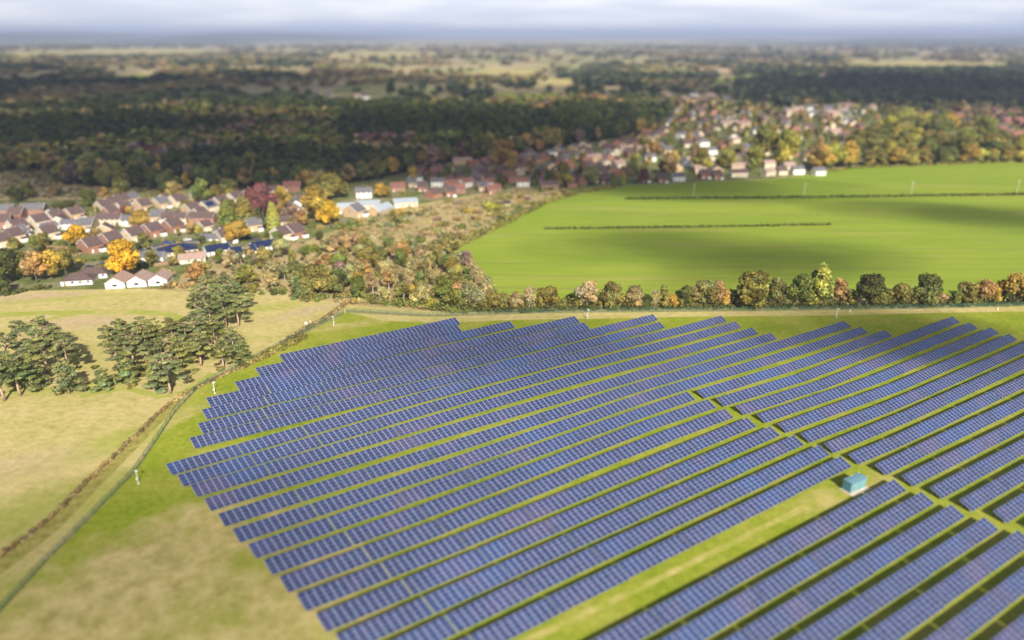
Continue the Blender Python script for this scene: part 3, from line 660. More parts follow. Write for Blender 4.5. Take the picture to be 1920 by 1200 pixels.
PAL = {'olive': (0.270, 0.240, 0.062), 'green': (0.185, 0.205, 0.050), 'dark': (0.105, 0.115, 0.030), 'lime': (0.410, 0.390, 0.080), 'yellow': (0.680, 0.440, 0.040), 'gold': (0.470, 0.330, 0.070),
       'rust': (0.430, 0.270, 0.100), 'brown': (0.360, 0.265, 0.115), 'red': (0.230, 0.095, 0.075), 'tan': (0.430, 0.355, 0.160), 'pine': (0.245, 0.262, 0.092), 'purple': (0.29, 0.20, 0.16), 'sage': (0.31, 0.31, 0.13), 'maroon': (0.24, 0.090, 0.085)}
WORD = {'olive': 'olive green', 'green': 'mid green', 'dark': 'dark green', 'lime': 'lime green', 'yellow': 'golden yellow', 'gold': 'amber', 'rust': 'rust orange', 'brown': 'brown', 'red': 'dark red', 'tan': 'pale tan', 'pine': 'grey green', 'purple': 'purple brown', 'sage': 'sage green', 'maroon': 'maroon'}
NTREES = 0
def tree(kind, xy, H, colr, label=None, group=None, width=1.0, cat='tree', px=False, z=0.0):
    global NTREES; NTREES += 1
    x, y = G(*xy) if px else xy
    crown, trunk = random.choice(PROTO[kind]); s = H / BASE_H[kind]; rz = random.uniform(0, 6.28)
    if trunk is None:
        o = bpy.data.objects.new('bush', crown); o.location = (x, y, z); o.rotation_euler = (0, 0, rz); o.scale = (s * width, s * width, s); link(o); root = c = o
    else:
        root = empty(KIND_NAME[kind], (x, y, z), rz, (s * width, s * width, s))
        c = child('crown', crown, root); child('trunk', trunk, root)
    q = [random.gauss(1, .10) for _ in range(3)]; g = random.gauss(1, .08); cc = PAL[colr]
    c.color = (min(1, cc[0] * g * (q[0] * .5 + .5)), min(1, cc[1] * g), min(1, cc[2] * g * q[2]), 1)
    tag(root, label, cat, group); root['hue'] = WORD[colr]
    return root

def inside(p, poly):
    x, y = p; r = False; j = len(poly) - 1
    for i in range(len(poly)):
        if (poly[i][1] > y) != (poly[j][1] > y) and x < (poly[j][0] - poly[i][0]) * (y - poly[i][1]) / (poly[j][1] - poly[i][1]) + poly[i][0]: r = not r
        j = i
    return r
def scatter(poly_px, n, dmin, rng, avoid=()):
    """n ground points inside a polygon given by photo pixels, at least dmin metres apart"""
    P = [G(*p) for p in poly_px]; xs = [p[0] for p in P]; ys = [p[1] for p in P]; out = []; t = 0
    while len(out) < n and t < n * 60:
        t += 1; p = (rng.uniform(min(xs), max(xs)), rng.uniform(min(ys), max(ys)))
        if inside(p, P) and all(hypot(p[0]-q[0], p[1]-q[1]) > dmin for q in out) and all(hypot(p[0]-q[0], p[1]-q[1]) > q[2] for q in avoid): out.append(p)
    return out
def name_by_order(items, fmt, word='from the left'):
    """items sorted by where they stand across the picture; each gets its own label"""
    items = sorted(items, key=lambda o: to_px(o.location)[0]); tot = {}; seen = {}
    for o in items: tot[o['hue']] = tot.get(o['hue'], 0) + 1
    noun, where = fmt[4:].split(', {n} ')
    for o in items:
        h = o['hue']; seen[h] = i = seen.get(h, 0) + 1
        nth = order(i) if i < 20 else '%d%s' % (i, {1: 'st', 2: 'nd', 3: 'rd'}.get(i % 10, 'th'))
        if tot[h] == 1: o['label'] = 'only %s %s %s' % (h, noun, where)
        elif i in (1, tot[h]): o['label'] = '%s %s %s %s' % ('leftmost' if i == 1 else 'rightmost', h, noun, where)
        else: o['label'] = '%s %s %s from left %s' % (nth, h, noun, where)
def wchoice(rng, d):
    k = list(d); w = np.array([d[i] for i in k], float); return k[rng.choice(len(k), p=w / w.sum())]

rng = np.random.default_rng(21)
# pines on the left: (u, v of the trunk base, height)
PINES = [(8, 752, 16, 'pine'), (38, 742, 14, 'pine'), (60, 730, 12, 'lowpine'), (22, 700, 15, 'pine'), (90, 700, 16, 'pine'), (54, 674, 15, 'pine'), (92, 672, 16, 'pine'), (130, 738, 11.5, 'lowpine'), (132, 705, 14, 'pine'), (112, 690, 15, 'pine'),
 (24, 720, 11, 'lowpine'), (196, 732, 8, 'lowpine'), (242, 716, 11, 'lowpine'), (225, 700, 12, 'pine'), (252, 688, 14, 'pine'), (210, 668, 12, 'pine'), (235, 660, 13, 'pine'), (275, 680, 14, 'pine'), (272, 655, 13, 'pine'),
 (320, 738, 14, 'pine'), (302, 728, 11, 'lowpine'), (338, 696, 13, 'pine'), (310, 700, 13, 'pine'), (290, 665, 14, 'pine'), (330, 664, 14, 'pine'), (378, 686, 13, 'pine'), (352, 660, 13, 'pine'), (372, 650, 13.5, 'pine'), (420, 690, 11, 'pine'), (440, 668, 11.5, 'pine'), (405, 655, 13, 'pine'), (455, 678, 8, 'lowpine'),
 (400, 625, 14, 'pine'), (425, 615, 15, 'pine'), (380, 610, 14.5, 'pine'), (448, 612, 13.5, 'pine'), (412, 596, 15, 'pine'), (380, 592, 14, 'pine'), (440, 590, 15, 'pine'), (395, 575, 14, 'pine'), (428, 568, 14, 'pine'), (455, 585, 12, 'pine')]
pl = [tree(k, (u, v), h, 'pine', None, 'pines on the left meadow', 1.42 if k == 'pine' else 1.4, px=True) for u, v, h, k in PINES]
for o in pl: o['hue'] = 'grey green'
name_by_order([o for o in pl if to_px(o.location)[0] < 165], '{c} pine, {n} in the clump at the left edge')
name_by_order([o for o in pl if 165 <= to_px(o.location)[0] and to_px(o.location)[1] > 640], '{c} pine, {n} in the middle pine clump beside the fence')
name_by_order([o for o in pl if 165 <= to_px(o.location)[0] and to_px(o.location)[1] <= 640], '{c} tall pine, {n} in the far clump near white houses')

# hedgerow trees behind the solar rows: (u, base v, top v, kind, colour, width)
HEDGE = [(885, 580, 540, 'domed', 'sage', 1.0), (925, 580, 553, 'domed', 'olive', 1.2), (945, 578, 552, 'broadleaf', 'olive', 1.1), (968, 579, 552, 'domed', 'tan', .9), (992, 582, 538, 'birch', 'tan', 1.0), (1028, 580, 543, 'domed', 'olive', 1.0), (1068, 572, 556, 'domed', 'dark', 1.3), (1100, 578, 531, 'broadleaf', 'tan', 1.0), (1122, 578, 555, 'broadleaf', 'olive', .9), (1147, 579, 536, 'domed', 'olive', .9), (1186, 579, 542, 'domed', 'tan', .9), (1210, 578, 556, 'domed', 'dark', 1.0), (1226, 580, 545, 'birch', 'tan', .9), (1243, 578, 537, 'tall', 'olive', .9), (1262, 578, 555, 'domed', 'gold', .8), (1282, 578, 540, 'broadleaf', 'dark', .9), (1298, 577, 536, 'birch', 'brown', 1.0), (1322, 577, 529, 'broadleaf', 'olive', 1.05), (1340, 577, 530, 'broadleaf', 'rust', .8), (1357, 577, 545, 'broadleaf', 'gold', .8),
 (1378, 578, 548, 'domed', 'dark', .9), (1407, 578, 518, 'domed', 'olive', 1.0), (1456, 576, 527, 'broadleaf', 'olive', .85), (1494, 576, 522, 'domed', 'green', .85), (1532, 575, 498, 'pointed', 'lime', 1.0), (1570, 573, 526, 'tall', 'rust', 1.1), (1592, 575, 545, 'broadleaf', 'olive', .9), (1622, 577, 524, 'domed', 'dark', 1.0), (1652, 576, 552, 'broadleaf', 'olive', .9), (1681, 573, 536, 'domed', 'olive', .9), (1708, 574, 556, 'domed', 'dark', 1.0), (1734, 573, 523, 'domed', 'green', .9), (1764, 573, 552, 'broadleaf', 'brown', .9), (1790, 574, 548, 'broadleaf', 'green', .9), (1808, 573, 531, 'broadleaf', 'olive', 1.0), (1842, 570, 529, 'broadleaf', 'rust', .9), (1864, 570, 541, 'broadleaf', 'gold', .8), (1880, 571, 548, 'domed', 'dark', .9), (1902, 571, 517, 'broadleaf', 'gold', 1.1)]
ht = []
for u, vb, vt, k, c, w in HEDGE:
    Z = depth(vb); H = (vb - vt) * Z / FPX / cos(PITCH) * 1.02
    ht.append(tree(k, (u, vb - 1), H, c, None, 'trees in the hedgerow behind the solar rows', w * 1.12, px=True))
name_by_order(ht, '{c} tree, {n} in the hedgerow behind the solar rows')
for o in ht:
    if abs(to_px(o.location)[0] - 1532) < 8: o['label'] = 'tallest tree of the hedgerow, pointed and lime green'
    if abs(to_px(o.location)[0] - 992) < 6: o['label'] = 'thin bare tan tree with a pale trunk in the hedgerow'

def hedge_mass(name, pts, h, w, dens, col, label, rng, cat='hedge', kind=None, leaf=.55, wob=.4, group=None):
    P = np.array([G(*p) for p in pts]); seg = np.hypot(*np.diff(P, axis=0).T); cum = np.concatenate([[0], np.cumsum(seg)]); L = cum[-1]
    n = max(3, int(L / (w * .6))); bl = []
    for i in range(n):
        d = L * (i + rng.random()) / n; hh = h * (1 - wob / 2 + wob * rng.random())
        bl.append((float(np.interp(d, cum, P[:, 0])) + rng.normal() * w * .15, float(np.interp(d, cum, P[:, 1])) + rng.normal() * w * .15, hh * .42, w * .62, w * .62, hh * .58))
    V, T = leaf_quads(bl, int(L * dens), leaf, rng, inner=.45)
    V[:, :, 2] = np.maximum(V[:, :, 2], 0.0)
    x0, y0 = P[0]; V[:, :, 0] -= x0; V[:, :, 1] -= y0
    o = link(bpy.data.objects.new(name, quad_mesh(name, V, T, M_LEAF))); o.location = (x0, y0, 0.02); o.color = (*PAL[col], 1)
    tag(o, label, cat, group, kind); return o
hedge_mass('hedge', [(855, 582), (900, 585), (1000, 584), (1100, 581), (1200, 580), (1300, 579), (1450, 578), (1600, 577), (1750, 575), (1920, 571), (2050, 569)], 2.4, 3.4, 26, 'dark', 'dark green hedge bottom running under the trees behind the solar rows', rng)
hedge_mass('hedge', [(880, 581), (940, 580), (1000, 579), (1080, 577), (1180, 577), (1300, 576), (1450, 575), (1600, 574), (1750, 572), (1920, 568), (2050, 566)], 4.6, 3.6, 44, 'olive', 'ragged olive undergrowth filling the gaps between the hedgerow trees', rng, leaf=.5, wob=1.0)
hedge_mass('hedge', [(660, 556), (700, 566), (760, 574), (830, 582), (880, 586)], 3.4, 5, 40, 'green', 'dense green thicket edge at the left of the back hedgerow', rng)
hedge_mass('bracken_hedge', [(-60, 1085), (0, 1046), (80, 985), (150, 918), (200, 870), (250, 822), (300, 775), (330, 750)], 1.0, 1.5, 60, 'brown', 'brown bracken hedge with a ditch across the meadow, lower part', rng, leaf=.30, wob=.2)
hedge_mass('bracken_hedge', [(338, 744), (380, 722), (430, 700), (470, 684), (520, 660)], 1.0, 1.5, 60, 'brown', 'brown bracken hedge beside the pines, middle part', rng, leaf=.30, wob=.25)
hedge_mass('bracken_hedge', [(530, 645), (560, 626), (600, 604), (630, 585), (655, 566)], 1.5, 2.4, 46, 'brown', 'brown bracken hedge in the meadow, far upper part', rng, leaf=.42)
hedge_mass('bramble_patch', [(455, 690), (490, 672), (540, 650), (575, 628)], 1.9, 4.0, 60, 'olive', 'olive bramble patch at the corner between pines and fence', rng, 'bramble', leaf=.45)
# thin field hedges in the bright field
hedge_mass('hedge', [(1172, 374), (1300, 373), (1450, 372), (1600, 370), (1750, 368), (1920, 366), (2100, 364)], 1.9, 2.4, 22, 'dark', 'thin dark hedge right across the bright green field', rng, leaf=.6)
hedge_mass('hedge', [(1020, 430), (1100, 429), (1250, 427), (1400, 425), (1555, 422)], 1.4, 1.8, 20, 'dark', 'short dark hedge strip in the middle of the bright field', rng, leaf=.5)
hedge_mass('weed_strip', [(1170, 404), (1300, 404), (1500, 403), (1700, 401), (1920, 399)], .35, 1.1, 7, 'brown', 'faint brown strip of weeds across the bright field', rng, 'weeds', leaf=.35)
hedge_mass('hedge', [(846, 470), (885, 450), (945, 420), (1020, 383), (1085, 362), (1150, 352)], 3.2, 4.5, 34, 'olive', 'olive hedge along the left edge of the bright field', rng, leaf=.6)
hedge_mass('hedge', [(855, 480), (880, 502), (905, 530), (925, 556)], 4.2, 5, 40, 'tan', 'pale tan thicket curving along the near left corner of field', rng, leaf=.55)
hedge_mass('hedge', [(1545, 324), (1600, 316), (1700, 312), (1800, 308), (1920, 303), (2100, 296)], 2.2, 3, 16, 'olive', 'hedge along the far edge of the bright green field', rng, leaf=.7)

# scrub wood between the houses and the solar farm
WOODP = [(345, 548), (430, 540), (540, 552), (620, 560), (700, 570), (800, 578), (880, 582), (915, 560), (900, 525), (868, 492), (845, 478), (760, 470), (690, 462), (600, 470), (520, 482), (440, 492), (370, 505)]
KEY = [(415, 548, 9, 'birch', 'tan'), (512, 548, 10, 'birch', 'tan'), (560, 560, 10.5, 'lowpine', 'pine'), (572, 566, 8, 'lowpine', 'pine'), (590, 555, 13.5, 'domed', 'olive'), (632, 556, 10, 'broadleaf', 'olive'), (672, 558, 9, 'domed', 'green'), (700, 556, 11.5, 'birch', 'brown'), (730, 550, 12, 'birch', 'rust'), (762, 552, 12, 'broadleaf', 'tan'), (790, 558, 13, 'tall', 'green'), (832, 566, 12, 'broadleaf', 'green'), (808, 576, 4, 'domed', 'lime'), (862, 572, 10, 'broadleaf', 'rust'), (880, 566, 9, 'broadleaf', 'rust'), (845, 545, 11, 'tall', 'olive'), (755, 500, 9, 'domed', 'green'), (685, 500, 7, 'domed', 'green'), (600, 452, 6, 'broadleaf', 'dark'), (522, 480, 6.5, 'broadleaf', 'dark'), (470, 500, 6, 'broadleaf', 'purple')]
wt = [tree(k, (u, v), h, c, None, 'trees of the scrub wood', 1.0, px=True) for u, v, h, k, c in KEY]
av = [(*G(u, v), 3.2) for u, v, *_ in KEY]
for p in scatter(WOODP, 104, 3.7, rng, av):
    k = wchoice(rng, {'broadleaf': 5, 'domed': 3, 'birch': 4, 'tall': 1}); c = wchoice(rng, {'tan': 4.5, 'olive': 5, 'brown': 1.6, 'rust': .8, 'green': 2.2, 'sage': 2, 'gold': .8, 'purple': .4})
    wt.append(tree(k, p, rng.uniform(6.5, 11), c, None, 'trees of the scrub wood', rng.uniform(1.0, 1.3)))
name_by_order(wt, '{c} tree, {n} in the scrub wood beside the solar farm')

# heath scrub: single bushes plus low cover
HEATHP = [(600, 452), (690, 405), (780, 390), (850, 376), (1000, 348), (1080, 363), (1010, 385), (945, 418), (880, 452), (848, 470), (760, 466), (690, 458)]
bt = []
for u, v, h, c in ((920, 393, 5.5, 'lime'), (818, 414, 3.0, 'purple'), (945, 383, 3.2, 'purple'), (862, 383, 3.0, 'purple'), (980, 398, 4, 'green'), (955, 414, 4.5, 'olive'), (930, 405, 4.5, 'olive'), (668, 425, 4, 'green'), (650, 430, 5, 'green'), (745, 420, 3.5, 'dark'), (760, 408, 4, 'olive')):
    bt.append(tree('bush', (u, v), h, c, None, 'bushes on the heath', 1.25, 'bush', px=True))
for p in scatter(HEATHP, 105, 4.6, rng):
    bt.append(tree('bush', p, rng.uniform(1.4, 3.6), wchoice(rng, {'olive': 5, 'tan': 3, 'sage': 3, 'green': 2.5, 'rust': .5, 'purple': 1.2, 'brown': 1, 'gold': .6}), None, 'bushes on the heath', rng.uniform(1, 1.6), 'bush'))
name_by_order(bt, '{c} bush, {n} on the heath beside the bright field')
b2 = []
for p in scatter([(345, 546), (540, 556), (700, 574), (880, 586), (910, 572), (760, 560), (600, 552), (430, 530)], 60, 3.2, rng):
    b2.append(tree('bush', p, rng.uniform(1.4, 3.2), wchoice(rng, {'olive': 4, 'green': 3, 'tan': 3, 'brown': 2}), None, 'bushes in front of the scrub wood', rng.uniform(1, 1.5), 'bush'))
for p in scatter([(20, 740), (60, 700), (180, 720), (300, 735), (390, 705), (470, 680), (440, 640), (300, 680), (150, 690)], 26, 4, rng):
    b2.append(tree('bush', p, rng.uniform(.7, 1.8), wchoice(rng, {'olive': 4, 'green': 3, 'brown': 1}), None, 'bushes in front of the scrub wood', 1.3, 'bush'))
name_by_order(b2, '{c} low bush, {n} along the pines and scrub wood')
def cover(name, poly, n, hmax, cols, label, rng, size=.6):
    pts = np.array(scatter(poly, n, 0.0, rng)); bl = [(x, y, .25, .9 + rng.random(), .9 + rng.random(), .25 + hmax * rng.random()) for x, y in pts]
    V, T = leaf_quads(bl, n * 12, size, rng, inner=.3)
    c = np.array([PAL[k] for k in cols]); ci = c[rng.integers(0, len(c), n)]
    bx = np.array(bl)[:, :2]; idx = None
    cen = V.mean(1)[:, :2]; cell = np.floor(cen / 3.0).astype(int); hsh = (cell[:, 0] * 73856093 ^ cell[:, 1] * 19349663) % len(c)
    V[:, :, 2] = np.maximum(V[:, :, 2], .02)
    o = link(bpy.data.objects.new(name, quad_mesh(name, V, T * c[hsh], M_LEAF))); tag(o, label, 'ground cover', None, 'stuff'); return o
cover('ground_cover', HEATHP, 950, .8, ('olive', 'tan', 'sage', 'sage', 'tan', 'purple'), 'low heather and grass tussocks on the heath', rng)
cover('ground_cover', [(0, 374), (0, 318), (110, 312), (140, 345), (340, 352), (300, 372)], 900, 1.4, ('purple', 'brown', 'dark', 'olive'), 'low dark heather in front of the wood on the left', rng, .8)

# ------------------------------------------------------------------ the wood: single trees along its front, the rest as one mass
FOREST = [(-900, 334), (0, 324), (95, 318), (118, 345), (250, 350), (400, 345), (520, 356), (640, 346), (760, 322), (860, 302), (960, 290), (1060, 274), (1160, 258), (1240, 238), (1262, 212), (1240, 196), (1050, 196), (900, 206), (700, 208), (500, 206), (-900, 208)]
FCOL = {'olive': 3.2, 'green': 2.4, 'brown': 2.2, 'rust': 1.6, 'gold': 1.2, 'dark': 2, 'red': .8, 'purple': 1.0}
front = []
FRONT = [(-30, 322), (12, 320), (45, 318), (78, 316), (112, 338), (140, 346), (172, 350), (200, 352), (232, 354), (262, 352), (290, 356), (318, 360), (350, 354), (378, 352), (405, 350), (432, 346), (462, 352), (490, 356), (520, 360), (548, 354), (575, 352), (602, 354), (632, 350), (655, 344), (682, 342), (708, 338), (735, 330), (765, 322), (790, 314), (822, 308), (850, 304), (885, 298), (912, 294), (946, 306), (975, 290), (1010, 286), (1045, 278), (1085, 272), (1120, 266), (1160, 260), (1200, 250), (1232, 240)]
for u, v in FRONT:
    c = wchoice(rng, FCOL); k = wchoice(rng, {'broadleaf': 4, 'domed': 3, 'tall': 1})
    front.append(tree(k, (u, v), rng.uniform(12, 17), c, None, 'trees along the front of the dark wood', 1.05, px=True))
    if rng.random() < .7:
        front.append(tree('broadleaf', (u + rng.uniform(-10, 14), v - rng.uniform(6, 12)), rng.uniform(14, 18), wchoice(rng, FCOL), None, 'trees along the front of the dark wood', 1.0, px=True))
name_by_order(front, '{c} tree, {n} along the front of the dark wood')

def lod_proto(kind, n, size, seed):
    r = np.random.default_rng(seed)
    if kind == 'conifer': bl = [(0, 0, z, s, s, 1.3) for z, s in ((2.5, 1.9), (4.2, 1.8), (6, 1.5), (7.6, 1.1), (9, .6))]
    else: bl = broad_blobs(10, 4.0, r, 9, .12)
    V, T = leaf_quads(bl, n, size, r, inner=.7, clumpvar=.2, leafvar=.18); return V, T
def merge_trees(name, P, Hs, kinds, cols, n, size, label, rng, w=1.0):
    protos = {k: [lod_proto(k, n, size, 900 + i) for i in range(4)] for k in set(kinds)}
    VV, TT = [], []
    for (x, y), h, k, c in zip(P, Hs, kinds, cols):
        V, T = protos[k][rng.integers(4)]; a = rng.random() * 6.28; s = h / 10.0
        X = V[:, :, 0] * cos(a) - V[:, :, 1] * sin(a); Y = V[:, :, 0] * sin(a) + V[:, :, 1] * cos(a)
        VV.append(np.stack([X * s * w + x, Y * s * w + y, V[:, :, 2] * s], 2)); TT.append(T * (np.array(c) * (1.05 + .12 * rng.normal()))[None])
    o = link(bpy.data.objects.new(name, quad_mesh(name, np.concatenate(VV), np.concatenate(TT), M_LEAF))); o.color = (1, 1, 1, 1)
    tag(o, label, 'wood', None, 'stuff'); return o
def vnoise(x, y, s, seed=0):
    """smooth value noise for planting patterns"""
    x, y = x / s, y / s; xi, yi = math.floor(x), math.floor(y); fx, fy = x - xi, y - yi
    h = lambda a, b: ((math.sin(a * 127.1 + b * 311.7 + seed * 74.7) * 43758.5453) % 1.0)
    fx, fy = fx * fx * (3 - 2 * fx), fy * fy * (3 - 2 * fy)
    return (h(xi, yi) * (1 - fx) + h(xi + 1, yi) * fx) * (1 - fy) + (h(xi, yi + 1) * (1 - fx) + h(xi + 1, yi + 1) * fx) * fy
def scatter_fast(poly_px, n, dmin, rng):
    P = [G(*p) for p in poly_px]; xs = [p[0] for p in P]; ys = [p[1] for p in P]; grid = {}; out = []; t = 0
    while len(out) < n and t < n * 12:
        t += 1; x, y = rng.uniform(min(xs), max(xs)), rng.uniform(min(ys), max(ys)); k = (int(x // dmin), int(y // dmin))
        if not inside((x, y), P): continue
        if any(hypot(x-q[0], y-q[1]) < dmin for i in (-1, 0, 1) for j in (-1, 0, 1) for q in grid.get((k[0]+i, k[1]+j), ())): continue
        grid.setdefault(k, []).append((x, y)); out.append((x, y))
    return out
fp = scatter_fast(FOREST, 7000, 7.4, rng); Hs, Ks, Cs = [], [], []
for x, y in fp:
    u, v = to_px((x, y)); conif = vnoise(x, y, 120, 1) > (.42 if v < 300 else .62)
    if 640 < u < 1000 and v < 300: conif = vnoise(x, y, 120, 1) > .22
    Hs.append(rng.uniform(13, 19) * (1.1 if conif else 1)); Ks.append('conifer' if conif else 'broad')
    if conif: Cs.append(PAL['dark'] if rng.random() < .7 else (.06, .085, .04))
    else:
        q = vnoise(x, y, 60, 5)
        Cs.append(PAL[wchoice(rng, {'red': 2, 'brown': 2, 'purple': 2, 'dark': 1.5} if q > .66 else ({'olive': 2.5, 'green': 3, 'dark': 1.5, 'brown': .8} if q > .33 else {'brown': 1.5, 'rust': .5, 'olive': 2, 'dark': 2.5, 'green': 1}))])
merge_trees('forest', fp, Hs, Ks, Cs, 150, 1.7, 'dark mixed autumn wood stretching behind the houses', rng, 1.3)

# ------------------------------------------------------------------ houses
def house_proto(name, l, w, eave, rise, wall, roof, trim=True, floors=2, hip=False, chimney=True, porch=None, gable=None, solar=None):
    """ridge along x, centred on the origin; +y is the garden side, -y the street side"""
    root = empty(name, (0, 0, 0))
    mb = MB(); hw = w / 2
    if hip: mb.box(-l/2, l/2, -hw, hw, 0, eave)
    else: mb.prism([(-hw, 0), (hw, 0), (hw, eave), (0, eave + rise), (-hw, eave)], -l/2, l/2)
    child('wall', mb.mesh('wall', wall), root)
    if gable is not None:
        mb = MB(); mb.prism([(-hw * .98, eave + .05), (hw * .98, eave + .05), (0, eave + rise - .02)], -l/2 - .06, -l/2 - .003); child('gable', mb.mesh('gable', gable), root)
    o = .35; th = .2; mb = MB()
    if hip:
        k = hw + o; e = l/2 + o; zl = eave - .02; zt = eave + rise; rx = max(.3, l/2 - hw)
        mb.poly([(-e, -k, zl), (e, -k, zl), (e, k, zl), (-e, k, zl), (-rx, 0, zt), (rx, 0, zt), (-e, -k, zl - .18), (e, -k, zl - .18), (e, k, zl - .18), (-e, k, zl - .18)],
                [(0,1,5,4),(1,2,5),(2,3,4,5),(3,0,4),(6,7,1,0),(7,8,2,1),(8,9,3,2),(9,6,0,3),(9,8,7,6)])
    else:
        sl = rise / hw
        for s in (-1, 1):
            pr = [(0, eave + rise + .02), (s * (hw + o), eave - sl * o + .02), (s * (hw + o), eave - sl * o + .02 + th), (0, eave + rise + .02 + th * 1.15)]
            mb.prism(pr if s < 0 else pr[::-1], -l/2 - .25, l/2 + .25)
    rf = child('roof', mb.mesh('roof', roof), root)
    if trim and not hip:
        for e in (-1, 1):
            mb = MB(); sl = rise / hw; x = e * (l/2 + .25)
            for s in (-1, 1):
                pr = [(0, eave + rise - .24), (s * (hw + o), eave - sl * o - .24), (s * (hw + o), eave - sl * o + .19), (0, eave + rise + .20)]
                mb.prism(pr if s < 0 else pr[::-1], min(x, x + e * .09) + e * .003, max(x, x + e * .09) + e * .003)
            child('bargeboard', mb.mesh('bargeboard', M_TRIM), rf)
    if chimney:
        mb = MB(); cx = l * .28; mb.box(cx - .35, cx + .35, -.45 , .45, eave + rise - .7, eave + rise + 1.1); mb.box(cx - .42, cx + .42, -.52, .52, eave + rise + 1.1, eave + rise + 1.2)
        mb.tube([(cx, -.2, eave + rise + 1.2), (cx, -.2, eave + rise + 1.55)], [.13, .11], 6); mb.tube([(cx, .2, eave + rise + 1.2), (cx, .2, eave + rise + 1.55)], [.13, .11], 6)
        child('chimney', mb.mesh('chimney', M_BRICK), rf)
    if solar:
        mb = MB(); sl = atan2(rise, hw)
        me = bpy.data.meshes.new('roof_panel'); y0, y1 = -hw * .85, -hw * .2; z = lambda yy: eave + rise + .32 + yy * rise / hw
        zz = lambda yy: eave + rise * (1 + yy / hw) + .30
        mb.poly([(-l*.38, y0, zz(y0)), (l*.3, y0, zz(y0)), (l*.3, y1, zz(y1)), (-l*.38, y1, zz(y1)), (-l*.38, y0, zz(y0)-.06), (l*.3, y0, zz(y0)-.06), (l*.3, y1, zz(y1)-.06), (-l*.38, y1, zz(y1)-.06)], [(0,1,2,3),(7,6,5,4),(0,4,5,1),(1,5,6,2),(2,6,7,3),(3,7,4,0)])
        child('solar_panel', mb.mesh('solar_panel', M_ROOFBL), rf)
    # windows: white frames standing proud, dark panes; wide ones on the street side
    wm = MB(); wm.box(-.75, .75, -.05, 0.0, 0, 1.25, 0); wm.box(-.66, -.04, -.075, -.05, .09, 1.16, 1); wm.box(.04, .66, -.075, -.05, .09, 1.16, 1); wmesh = wm.mesh('window', [M_TRIM, M_GLASS])
    nw = max(2, int(l / 3.4))
    for f in range(floors):
        z = .95 + f * 2.6
        if z + 1.3 > eave: break
        for i in range(nw):
            x = -l/2 + (i + .5) * l / nw
            if not (f == 0 and i == 0): child('window', wmesh, root, (x, -hw - .003, z), (0, 0, 0))
            child('window', wmesh, root, (x, hw + .003, z), (0, 0, pi))
    if floors > 1: child('window', wmesh, root, (-l/2 - .065, -.2, 3.4), (0, 0, -pi/2), (.7, 1, .9))
    dm = MB(); dm.box(-.5, .5, -.07, 0, 0, 2.1); d = child('door', dm.mesh('door', M_TRIM if wall is not M_WHITE else M_TIMBER), root, (-l/2 + .5 * l / nw, -hw - .003, .02))
    hm = MB(); hm.box(.3, .36, -.12, -.07, .95, 1.15); child('handle', hm.mesh('handle', M_STEEL), d)
    if porch:
        pw, pd, pm = porch; x0 = l/2 - pw - .2
        mb = MB(); mb.box(x0, x0 + pw, -hw - pd, -hw - .004, 0, 2.25); g = child('garage', mb.mesh('garage', pm), root)
        mb = MB(); mb.prism([(-hw - pd - .2, 2.253), (-hw - .004, 2.253), (-hw - .004, 3.1), (-hw - pd - .2, 2.4)], x0 - .2, x0 + pw + .2); child('garage_roof', mb.mesh('garage_roof', roof), g)
        mb = MB(); mb.box(x0 + .3, x0 + pw - .3, -hw - pd - .05, -hw - pd - .003, .05, 2.0); child('garage_door', mb.mesh('garage_door', M_TRIM), g)
    return root
HP = {}
HP['cream'] = house_proto('gabled_house', 9.5, 12.5, 4.5, 3.9, M_CREAM, M_ROOFBR, porch=(3.2, 2.6, M_WHITE))
HP['brick'] = house_proto('gabled_house', 9.5, 12.5, 4.5, 3.9, M_BRICK, M_ROOFBR, porch=(3.2, 2.6, M_WHITE))
HP['buff'] = house_proto('gabled_house', 9, 12, 4.5, 3.7, M_BRICK2, M_ROOFBR, porch=(3.0, 2.4, M_WHITE))
HP['grey'] = house_proto('gabled_house', 9, 12, 4.4, 3.6, M_BRICK2, M_ROOFGR, porch=(3.0, 2.4, M_WHITE))
HP['solarhouse'] = house_proto('gabled_house', 9.5, 12, 4.5, 3.8, M_CREAM, M_ROOFGR, solar=True)
HP['terrace'] = house_proto('terraced_house', 17, 8, 4.9, 2.9, M_CREAM, M_ROOFBR)
HP['brickterrace'] = house_proto('terraced_house', 17, 8, 4.9, 2.9, M_BRICK, M_ROOFBR)
HP['bigbrick'] = house_proto('brick_house', 16, 9.5, 5.6, 3.2, M_BRICK, M_ROOFGR)
HP['redroof'] = house_proto('red_roofed_house', 13, 8.2, 5.0, 3.1, M_BRICK, M_ROOFRD)
HP['redwhite'] = house_proto('red_roofed_house', 12, 8.2, 5.0, 3.1, M_WHITE, M_ROOFRD)
HP['white'] = house_proto('white_house', 12, 8.5, 5.0, 3.0, M_WHITE, M_ROOFGR)
HP['pink'] = house_proto('pink_roofed_house', 13, 8.5, 5.0, 3.0, M_CREAM, M_ROOFPK)
HP['palelong'] = house_proto('long_house', 22, 9, 5.2, 2.4, M_BRICK2, M_ROOFPK)
HP['bungalow'] = house_proto('bungalow', 15, 9, 2.7, 2.6, M_WHITE, M_ROOFBR, hip=True, floors=1, chimney=False)
HP['greybungalow'] = house_proto('bungalow', 14, 8, 2.6, 2.1, M_WHITE, M_ROOFGR, floors=1, chimney=False)
HP['pinkbungalow'] = house_proto('bungalow', 14, 8, 2.6, 2.2, M_CREAM, M_ROOFPK, floors=1, chimney=False)
HP['blueroof'] = house_proto('blue_roofed_building', 21, 13, 2.7, 2.8, M_CREAM, M_ROOFBL, hip=True, floors=1, chimney=False)
